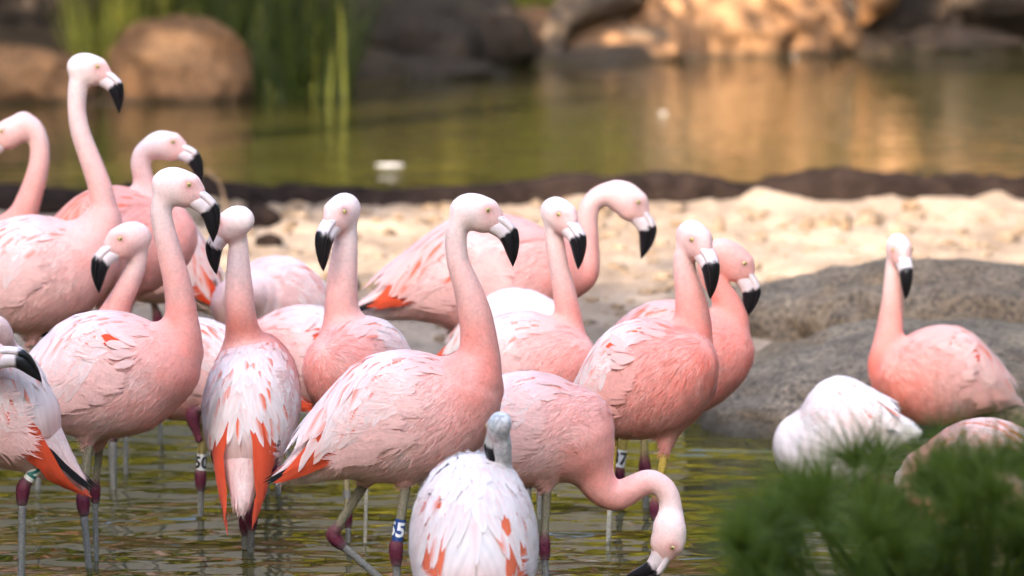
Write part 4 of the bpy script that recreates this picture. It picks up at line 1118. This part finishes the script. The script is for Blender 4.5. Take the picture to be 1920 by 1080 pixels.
        # loose plumes along the lower edge of the wing
        if near and 'gap' in cfg:
            gs0, gt0 = cfg['gap']
            for i in range(5):
                def cf(t, c, rr_): return np.tile(RED * rr_.uniform(.8, 1.1) + CORAL * .1, (len(t), 1))
                FE.append((gs0 + r.normal(0, 5), R(gt0 + r.normal(0, 3)), R(-18 + r.normal(0, 14)), 30, 10, 2.5, 4.0, cf, 0.0, 0.6, 0))
            for i in range(9):
                def cf(t, c, rr_): return np.tile(np.clip((body_c * .55 + PALE * .2 + WHITE * .25) * rr_.uniform(.95, 1.05), 0, .92), (len(t), 1))
                FE.append((gs0 - 14 + r.normal(0, 6), R(gt0 - 8 + 3.2 * i + r.normal(0, 2)), R(-22 + 4 * i + r.normal(0, 6)), 40, 11, 7, 3.0, cf, R(-20), 0.5, 0))
        nt_ = cfg.get('tufts', 60) if near else 14
        TV, TF, TC = [], [], []; n0 = 0
        for i in range(nt_):
            u = (i + r.random()) / nt_; low = (i % 5) >= 2
            sp_ = 130 + (165 if low else 140) * u
            thp = np.interp(sp_, [85, 112, 180, 250, 330], [44, 50, 70, 84, 84]) + r.normal(0, 3) + (6 + 30 * r.random() if low else 0)
            psi0 = -4 + r.normal(0, 8) + 16 * (u - .5); ln0 = r.uniform(42, 66); cu0 = r.normal(-14, 10); li0 = r.uniform(2, 5) * (0.45 if low else 1.0)
            nb = 20
            c0 = (WHITE * 0.18 + PALE * 0.42 + body_c * 0.4 if not low else WHITE * 0.1 + body_c * 0.9) * r.uniform(.95, 1.03)
            tt_ = np.array([0, .35, .7, 1.0])
            ps = R(1) * (psi0 + r.normal(0, 7, nb)); le = ln0 * r.uniform(0.65, 1.15, nb); cu_ = R(1) * (cu0 + r.normal(0, 8, nb))
            ang_ = ps[:, None] + cu_[:, None] * tt_
            s_t = sp_ + r.normal(0, 4, nb)[:, None] + le[:, None] * tt_ * np.cos(ang_)
            d_t = le[:, None] * tt_ * np.sin(ang_)
            w_t = (r.uniform(0.8, 1.7, nb))[:, None] * np.array([0.6, 1.0, 0.8, 0.1])
            l_t = 0.3 + li0 * tt_ ** 1.2 * r.uniform(0.6, 1.3, nb)[:, None]
            root_th = r.normal(0, 5.0, nb)[:, None]
            q2 = []
            for sgn in (-1, 1):
                sa = s_t - sgn * w_t * np.sin(ang_); ta = R(1) * thp + (root_th + d_t + sgn * w_t * np.cos(ang_)) / np.maximum(35, np.interp(s_t, SE, WIDE))
                q2.append(surf(sa.ravel(), ta.ravel() * sd, l_t.ravel()).reshape(nb, 4, 3))
            TV.append(np.stack(q2, 2).reshape(-1, 3))
            bb = (np.arange(nb) * 8)[:, None] + (np.arange(3) * 2)[None]; bb = bb.ravel() + n0
            TF.append(np.stack([bb, bb + 2, bb + 3, bb + 1], 1)); n0 += nb * 8
            cb = np.clip(c0[None] * (1 + r.normal(0, .04, nb))[:, None], 0, .92)
            g_ = np.array([.45, .25, 0, 0]); cb = cb[:, None] * (1 - g_)[None, :, None] + (body_c * .8 + PINK * .2) * g_[None, :, None]
            TC.append(np.repeat(cb, 2, axis=1).reshape(-1, 3))
        TF = np.vstack(TF); TV = np.vstack(TV)
        sq = 180 - ((TV - C) @ fr) / (m * Lx); rn = TV - B.axis(sq)
        rn = rn + lat * ((rn @ lat) * 0.9)[:, None]; rn /= np.linalg.norm(rn, axis=1)[:, None] + 1e-9
        gnf = np.cross(TV[TF[:, 1]] - TV[TF[:, 0]], TV[TF[:, 2]] - TV[TF[:, 0]])
        fl_ = np.einsum('ij,ij->i', gnf, rn[TF[:, 0]]) < 0; TF[fl_] = TF[fl_][:, ::-1]
        fp = part('flank_plumes', TV, TF, M_PLUME, parent=wing, col=np.vstack(TC)); tag(fp, kind='stuff')
        fp.data.normals_split_custom_set_from_vertices(rn)
        pieces = []
        for q_ in FE:
            k += 1
            pieces.append(feather_mesh(B, q_[0], q_[1], q_[2], q_[3], q_[4], q_[5], q_[6], q_[7], curl=q_[8], tip=q_[9], seed=seed * 1000 + k + (500 if sd > 0 else 0), side=sd, sag=q_[10]))
        if near:
            for pv, pf, pc, pu, pn in pieces:
                part('feather', pv, pf, M_FEATHER, parent=wing, col=pc, uv=pu).data.normals_split_custom_set_from_vertices(pn)
        else:
            n0 = 0; av, af, ac, au = [], [], [], []
            for pv, pf, pc, pu, pn in pieces:
                av.append(pv); af.append(pf + n0); ac.append(pc); au.append(pu); n0 += len(pv)
            tag(part('feathers', np.vstack(av), np.vstack(af), M_FEATHER, parent=wing, col=np.vstack(ac), uv=np.vstack(au)), kind='stuff')
    # tail
    for i in range(cfg.get('tail', 9)):
        u = (i - 4) / 4.0
        def cf(t, c, rr_): return np.tile(np.clip((PALE * .6 + WHITE * .4) * rr_.uniform(.93, 1.05), 0, .9), (len(t), 1)) * (1 - 0.35 * t[:, None]) + PINK * 0.35 * t[:, None]
        pv, pf, pc, pu, pn = feather_mesh(B, 360 + r.normal(0, 4), R(25 + 125 * abs(u)), R(r.normal(0, 4)), 92, 20, 1, -21, cf, tip=0.8, seed=seed * 77 + i, side=1 if u >= 0 else -1)
        part('tail_feather', pv, pf, M_FEATHER, col=pc, uv=pu)
    return root

BLUE = (0.02, 0.06, 0.22); CREAM = (0.72, 0.70, 0.62); INK = (0.01, 0.01, 0.012); WPLASTIC = (0.78, 0.78, 0.78)
BIRDS = []
def bird(**k):
    k['seed'] = len(BIRDS) + 1; BIRDS.append(k)

# centre, striding to the right
bird(label='flamingo in the centre striding right, blue leg band with white digits', c=(757, 779), d=9.85, S=1.0, phi=0, alpha=22,
     head=(894, 392, 0, 0, 0, 1.0), neck=[(866, 412, 21), (856, 432, 20), (855, 462, 20), (861, 498, 21), (877, 542, 25), (890, 587, 30), (897, 631, 33), (897, 675, 40), (880, 725, 60)],
     legs=[dict(hip=(768, 870), joint=(742, 1030), foot=(752, 1250), dd=-0.03, band=('55', BLUE, WPLASTIC, 0.77, 42), tshift=-0.55, ts=0.95),
           dict(hip=(700, 880), joint=(622, 1006), foot=(705, 1078), dd=0.03)], white=0.62, orange=0.34)
# rear view, nearest, grey young bird's head
bird(label='white young flamingo seen from behind with grey speckled head, nearest the camera', c=(888, 1008), s_max=228, vox=0.0043, k=0.016, rows=11, cols=9, d=9.0, S=1.22, phi=-92, alpha=38, Lw=1.02,
     head=(934, 795, -0.03, -118, -18, 0.72), neck=[(938, 808, 17, -.02), (942, 840, 16.5, -.01), (938, 880, 20, 0.05), (925, 930, 30, 0.08), (905, 960, 45, 0.05)], legs=[dict(hip=(865, 1080), joint=(862, 1190), foot=(862, 1400)), dict(hip=(915, 1080), joint=(918, 1190), foot=(918, 1400))],
     white=0.95, orange=0.05, cov=0.74, fl_s=168, fl_th=22, fl_rng=62, fl_base=0.5, fl_w=24, fl_len=140, sides=[-1, 1], speckle=True, neck_hi=(0.64, 0.65, 0.65), neck_lo=(0.72, 0.70, 0.69), head_c=(0.62, 0.63, 0.64), body_c=WHITE, flight=8, flight_c=CORAL, bill_c=(0.5, 0.48, 0.46))
# feeding
bird(label='flamingo with neck stretched down, feeding with its bill in the water', c=(990, 803), d=10.2, S=0.89, phi=0, alpha=20, Lz=0.98,
     head=(1260, 1004, -0.02, 8, -80, 0.95), neck=[(1258, 972, 24), (1257, 952, 21), (1254, 932, 20), (1242, 914, 21), (1218, 903, 22), (1190, 914, 24), (1156, 930, 27), (1126, 912, 32), (1108, 875, 40), (1090, 830, 60)],
     legs=[dict(hip=(1028, 872), joint=(1020, 1022), foot=(1032, 1240), dd=-0.03, tl=0.3), dict(hip=(975, 880), joint=(962, 1030), foot=(965, 1240), dd=0.03)], white=0.72, orange=0.28, neck_lo=PINK * .7 + SALMON * .3)
# rear view with red flight feathers
bird(label='flamingo seen from behind with red wing tips hanging, bill half hidden by another bill', c=(473, 752), s_max=262, rows=11, cols=9, d=10.6, S=0.88, phi=-84, alpha=50, Lw=1.06,
     head=(437, 413, -0.02, 208, -12, 0.86), neck=[(442, 432, 19), (447, 452, 17), (447, 495, 21), (448, 540, 25), (450, 580, 27), (454, 615, 30, 0.02), (460, 655, 38, 0.06), (468, 700, 50, 0.05)],
     legs=[dict(hip=(484, 850), joint=(472, 968), foot=(466, 1170), tib=(.3, .2, .25)), dict(hip=(455, 850), joint=(459, 975), foot=(462, 1160), dd=0.05, band=('', WPLASTIC, INK, 0.72, 30))],
     white=0.9, orange=0.3, sides=[-1, 1], neck_hi=WHITE * .5 + PALE * .5, neck_lo=SALMON * .6 + CORAL * .25 + PALE * .15, flight=6, fl_len=205, black=2, fl_psi=16, cov=0.72, fl_s=232, fl_th=14, fl_rng=58, fl_w=31, fl_base=1)
# left, upright neck
bird(label='upright flamingo at left facing right, single leg between its belly and the water', c=(200, 700), d=10.4, S=0.96, phi=0, alpha=20,
     head=(335, 344, 0, 0, -2, 1.0), neck=[(313, 362, 22), (303, 388, 19.5), (304, 415, 20), (311, 445, 21), (320, 482, 22.5), (331, 525, 24.5), (338, 566, 27), (340, 602, 31), (335, 640, 42), (315, 680, 58)],
     legs=[dict(hip=(170, 800), joint=(155, 938), foot=(177, 1170), dd=-0.03), dict(hip=(190, 810), joint=(178, 920), foot=(182, 1120), dd=0.06, w=.8)], white=0.67, orange=0.32, gap=(120, 58))
# far left, preening
bird(label='preening flamingo cut by the left edge, red wing tip, numbered cream leg band', c=(-52, 742), d=9.95, S=1.0, phi=180, alpha=34,
     head=(-42, 668, -0.16, 0, 36, 1.0), neck=[(-50, 640, 22, -.13), (-28, 612, 21, -.12), (-4, 614, 20, -.10), (2, 640, 22, -.06), (-30, 640, 22, 0.06), (-90, 600, 23, 0.06), (-150, 600, 26, 0.03), (-190, 640, 36), (-180, 690, 55)],
     legs=[dict(hip=(95, 840), joint=(42, 916), foot=(38, 1200), dd=-0.03, band=('2', CREAM, (0.02, 0.14, 0.11), 0.55, 44), thigh=False), dict(hip=(-30, 850), joint=(-25, 950), foot=(-25, 1200), dd=0.03)],
     white=0.67, orange=0.2, flight=14, fl_len=215, fl_psi=20, fl_sag=4, cov=0.70, fl_s=215, fl_th=44, s_max=228, fl_w=27)
# tall, left rear
bird(label='tallest flamingo at far left, neck raised straight above the flock', c=(62, 512), d=11.7, S=0.88, phi=0, alpha=24,
     head=(167, 124, 0, 0, 0, 0.82), neck=[(152, 140, 19), (146, 165, 18), (144, 205, 16.5), (150, 245, 17.5), (162, 280, 18.5), (175, 315, 20), (187, 350, 21.5), (194, 390, 25), (190, 425, 38), (165, 470, 55)],
     legs=[dict(hip=(95, 610), joint=(213, 800), foot=(213, 980), thigh=False), dict(hip=(60, 610), joint=(75, 760), foot=(70, 960))], white=0.62, orange=0.3, neck_hi=WHITE * .4 + PALE * .6, neck_lo=PINK * .8 + PALE * .2)
# at left edge behind
bird(label='flamingo at the left picture edge whose bill is cut off, neck arched', c=(-55, 505), rows=10, cols=8, d=12.6, S=0.80, phi=150, alpha=22,
     head=(22, 243, 0, 180, -8, 0.80), neck=[(44, 232, 22), (62, 243, 19), (73, 268, 17.5), (74, 300, 18), (67, 335, 19.5), (55, 372, 22), (42, 405, 26), (20, 440, 38), (-10, 470, 50)],
     legs=[dict(hip=(-40, 600), joint=(-40, 700), foot=(-40, 840))], white=0.62, neck_hi=PALE * .8 + PINK * .2, neck_lo=SALMON * .35 + PINK * .65)
# orange back, behind at left
bird(label='flamingo with strongly orange back behind the tall one at left', c=(218, 452), d=12.0, S=0.84, phi=8, alpha=20,
     head=(309, 268, 0, 0, 10, 0.80), neck=[(290, 275, 21), (271, 285, 18), (264, 305, 18), (268, 330, 18), (280, 358, 19), (300, 388, 21), (320, 412, 26), (325, 440, 40), (305, 460, 52)],
     legs=[dict(hip=(235, 560), joint=(236, 700), foot=(236, 860), w=.8), dict(hip=(200, 560), joint=(205, 700), foot=(208, 860), w=.8)], white=0.05, orange=0.75, wing_c=PINK * .6 + CORAL * .25 + PALE * .15, body_c=PINK, neck_hi=PALE * .8 + WHITE * .2, neck_lo=PINK)
# head turned left, body behind the upright one
bird(label='flamingo facing left behind the upright one, white leg band numbered, other leg folded', c=(352, 690), d=11.2, S=0.84, phi=176, alpha=14, Lx=1.02, Lz=0.92,
     head=(238, 444, -0.02, 158, -4, 0.92), neck=[(256, 462, 19), (258, 482, 17.5), (252, 508, 18.5), (240, 535, 20), (226, 562, 22), (214, 590, 27), (212, 625, 42), (235, 660, 55)],
     legs=[dict(hip=(384, 760), joint=(376, 894), foot=(377, 1080), band=('50', WPLASTIC, INK, 0.80, 34), tib=(.36, .28, .10), ts=.95),
           dict(hip=(402, 752), joint=(358, 776), foot=(374, 828), dd=-0.08, thigh=False, fold=True, tar=(.14, .03, .045), w=1.15)], white=0.67, orange=0.35, fl_len=185, neck_hi=PALE)
# red tail behind
bird(label='half hidden flamingo whose red wing tip and pale tail show beside a neck at left', c=(262, 462), rows=10, cols=8, d=12.7, S=0.80, phi=180, alpha=32,
     head=(70, 560, 0.1, 180, -60, 0.75), neck=[(85, 540, 20, .1), (90, 520, 18, .1), (95, 490, 18, .05), (115, 465, 24), (140, 450, 36), (160, 445, 50)],
     legs=[dict(hip=(280, 540), joint=(296, 596), foot=(300, 800), w=.9)], white=0.3, orange=0.5, flight=12, fl_len=170, flight_c=RED)
# rounded back behind rear-view bird
bird(label='flamingo with rounded pale back, head hidden, above the sand patch left of centre', c=(512, 570), rows=10, cols=8, d=12.3, S=0.74, phi=140, alpha=14, Lz=0.98,
     head=(440, 640, -0.28, 120, -50, 0.7), neck=[(448, 625, 18, -.26), (448, 600, 18, -.26), (445, 575, 19, -.24), (448, 555, 28, -.2), (465, 555, 42, -.12)],
     legs=[dict(hip=(515, 660), joint=(515, 760), foot=(515, 900)), dict(hip=(540, 660), joint=(540, 760), foot=(540, 900))], white=0.7, orange=0.25, sides=[1], neck_lo=PALE, neck_hi=WHITE)
# body right of the rear-view bird
bird(label='white flamingo with hidden head and one red wing gap, right of the rear view bird', c=(565, 668), rows=10, cols=8, d=11.6, S=0.78, phi=168, alpha=16,
     head=(450, 830, 0, 190, -70, 0.7), neck=[(455, 800, 18), (458, 770, 17), (455, 740, 18), (450, 710, 20), (450, 680, 27), (470, 660, 42)],
     legs=[dict(hip=(525, 745), joint=(515, 872), foot=(535, 1010), band=('', (.2, .35, .28), INK, 0.8, 18), w=.95), dict(hip=(503, 745), joint=(500, 860), foot=(500, 1010), w=.9)], white=0.75, orange=0.15, gap=(160, 62))
# face on
bird(label='flamingo facing the camera with thick salmon neck, between rear view and centre birds', c=(676, 695), rows=11, cols=9, d=10.75, S=0.84, phi=122, alpha=22,
     head=(639, 393, -0.02, 122, -4, 0.98), neck=[(645, 415, 22), (648, 435, 21), (646, 473, 23.5), (642, 518, 27), (640.5, 562, 29.5), (639.5, 607, 31.5), (640, 651, 33, -.02), (643, 695, 40, -.05), (655, 730, 55, -.05)],
     legs=[dict(hip=(645, 820), joint=(652, 968), foot=(657, 1160), w=.8, band=('', (.25, .24, .22), INK, 0.72, 16), tib=(.36, .30, .16)), dict(hip=(690, 780), joint=(688, 872), foot=(682, 1110), w=.62, tar=(.36, .33, .27))], white=0.77, orange=0.2, sides=[-1, 1], neck_hi=WHITE * .45 + PALE * .55, neck_lo=SALMON * .85 + PINK * .15)
# large bird behind centre
bird(label='large pink flamingo behind the centre, leaning right with neck arched down', c=(915, 508), d=12.1, S=1.0, phi=0, alpha=13, Lz=0.88,
     head=(1178, 371, 0, 0, -20, 0.92), neck=[(1152, 362, 22), (1130, 366, 19.5), (1110, 381, 18.5), (1102, 405, 18.5), (1102, 445, 19.5), (1102, 485, 22), (1092, 512, 29), (1065, 518, 42), (1030, 510, 58)],
     legs=[dict(hip=(862, 590), joint=(838, 735), foot=(838, 890), tib=(.36, .32, .08), w=.92), dict(hip=(895, 590), joint=(890, 735), foot=(895, 890))], white=0.2, orange=0.4, wing_c=PALE * .5 + PINK * .5, body_c=PINK * .55 + PALE * .45, neck_hi=PALE, neck_lo=PINK * .6 + SALMON * .4, fl_len=120, flight=9)
# right of centre, head turned
bird(label='flamingo right of centre with head turned right, salmon breast behind the feeding bird', c=(985, 684), d=11.15, S=0.82, phi=28, alpha=20,
     head=(1050, 398, -0.02, 48, -6, 0.90), neck=[(1042, 418, 20), (1039, 440, 17.5), (1043, 470, 17.5), (1049, 505, 18), (1057, 542, 20.5), (1065, 587, 23), (1071, 631, 27), (1072, 665, 34), (1055, 700, 50)],
     legs=[dict(hip=(990, 770), joint=(990, 890), foot=(992, 1050)), dict(hip=(1010, 770), joint=(1012, 890), foot=(1012, 1050))], white=0.6, orange=0.2, neck_hi=WHITE * .35 + PALE * .65, neck_lo=SALMON * .75 + PINK * .25)
# white back behind it
bird(label='very white flamingo back without visible head, behind the right of centre neck', c=(975, 632), rows=10, cols=8, d=11.9, S=0.74, phi=35, alpha=14,
     head=(1080, 760, 0, 20, -70, 0.7), neck=[(1078, 735, 18), (1075, 710, 17), (1072, 680, 18), (1065, 650, 25), (1045, 635, 40)],
     legs=[dict(hip=(975, 710), joint=(975, 810), foot=(975, 930))], white=1.0, orange=0.18, neck_hi=WHITE, neck_lo=PALE, body_c=WHITE)
# right, salmon, upright
bird(label='salmon flamingo right of centre with upright thick neck and red wing gap', c=(1212, 708), d=10.75, S=0.90, phi=40, alpha=30,
     head=(1304, 444, -0.02, 58, -8, 0.96), neck=[(1292, 464, 21), (1283, 485, 20), (1285, 515, 21.5), (1292, 548, 25.5), (1298, 585, 31), (1300, 625, 34), (1300, 669, 37), (1292, 715, 50)],
     legs=[dict(hip=(1256, 800), joint=(1228, 950), foot=(1232, 1150), dd=-0.04, tib=(.42, .30, .06), tl=0.3, w=.9), dict(hip=(1156, 790), joint=(1146, 905), foot=(1134, 1150), dd=0.04, tib=(.42, .30, .06), w=.75, tar=(.36, .34, .28), thigh=False)],
     white=0.72, orange=0.35, gap=(150, 58), body_c=PINK * .65 + SALMON * .25 + PALE * .1, neck_hi=PALE * .9 + PINK * .1, neck_lo=SALMON)
# behind it
bird(label='salmon flamingo behind the upright one at right, neck folded, bill on its breast', c=(1262, 668), d=11.35, S=0.86, phi=14, alpha=18,
     head=(1377, 484, 0, 0, -24, 0.93), neck=[(1352, 470, 23), (1334, 480, 20), (1326, 500, 19), (1334, 524, 19), (1352, 548, 21), (1368, 578, 26), (1368, 612, 36), (1340, 645, 52)],
     legs=[dict(hip=(1176, 780), joint=(1160, 888), foot=(1164, 1060), band=('37', WPLASTIC, INK, 0.74, 34), tib=(.40, .31, .08), tshift=-0.35, thigh=False), dict(hip=(1207, 790), joint=(1209, 874), foot=(1213, 1060), tib=(.34, .28, .12), thigh=False)],
     white=0.3, orange=0.5, wing_c=PALE * .5 + PINK * .5, body_c=SALMON * .3 + PINK * .7, neck_hi=PINK * .8 + PALE * .2, neck_lo=SALMON * .8 + PINK * .2, head_c=PINK)
# right, by the rocks
bird(label='flamingo resting before the grey boulders at right, facing the camera', c=(1762, 702), d=12.6, S=0.75, phi=150, alpha=16, ground=0.02,
     head=(1687, 464, -0.02, 78, -8, 0.80), neck=[(1682, 482, 18), (1677, 505, 16.5), (1675, 535, 17.5), (1673, 570, 19.5), (1669, 610, 23), (1664, 650, 27, -.02), (1662, 685, 34, -.03), (1685, 715, 50, -.02)],
     legs=[dict(hip=(1750, 780), joint=(1800, 818), foot=(1730, 832), thigh=False), dict(hip=(1770, 780), joint=(1820, 818), foot=(1750, 832), dd=.06, thigh=False)],
     white=0.15, orange=0.3, wing_c=PALE * .65 + PINK * .35, gap=(190, 66), body_c=PINK * .8 + PALE * .2, neck_hi=PALE, neck_lo=SALMON, sides=[1], flight=3, flight_c=PALE, black=0)
# white, tucked
bird(label='white flamingo with tucked head in front of the boulders, half behind grass', c=(1574, 808), d=11.9, S=0.84, Lx=0.66, tail=0, Lz=0.96, phi=188, alpha=-10, ground=-0.03,
     head=(1610, 800, 0.10, 20, -30, 0.55), neck=[(1596, 795, 20, .09), (1560, 790, 24, .09), (1520, 800, 32, .06), (1500, 825, 46, 0.02), (1510, 850, 55, 0.0), (1530, 845, 60)],
     legs=[dict(hip=(1590, 880), joint=(1640, 925), foot=(1570, 935), thigh=False)], white=1.0, orange=0.10, neck_hi=(.80, .70, .66), neck_lo=(.84, .75, .71), head_c=WHITE, body_c=(.86, .77, .74), sides=[1], flight=0, black=0)
# far right
bird(label='resting flamingo with orange striped wing behind the grass at the right edge', c=(1838, 888), d=11.0, S=0.84, phi=195, alpha=4, ground=-0.03,
     head=(1700, 900, 0.05, 180, -50, 0.7), neck=[(1715, 880, 20, .05), (1720, 900, 20, .03), (1725, 930, 24, .02), (1745, 930, 40)],
     legs=[dict(hip=(1840, 960), joint=(1900, 1010), foot=(1820, 1020), thigh=False)], white=0.3, orange=0.6, body_c=PINK, sides=[1])

for cfg in BIRDS: make_bird(cfg)
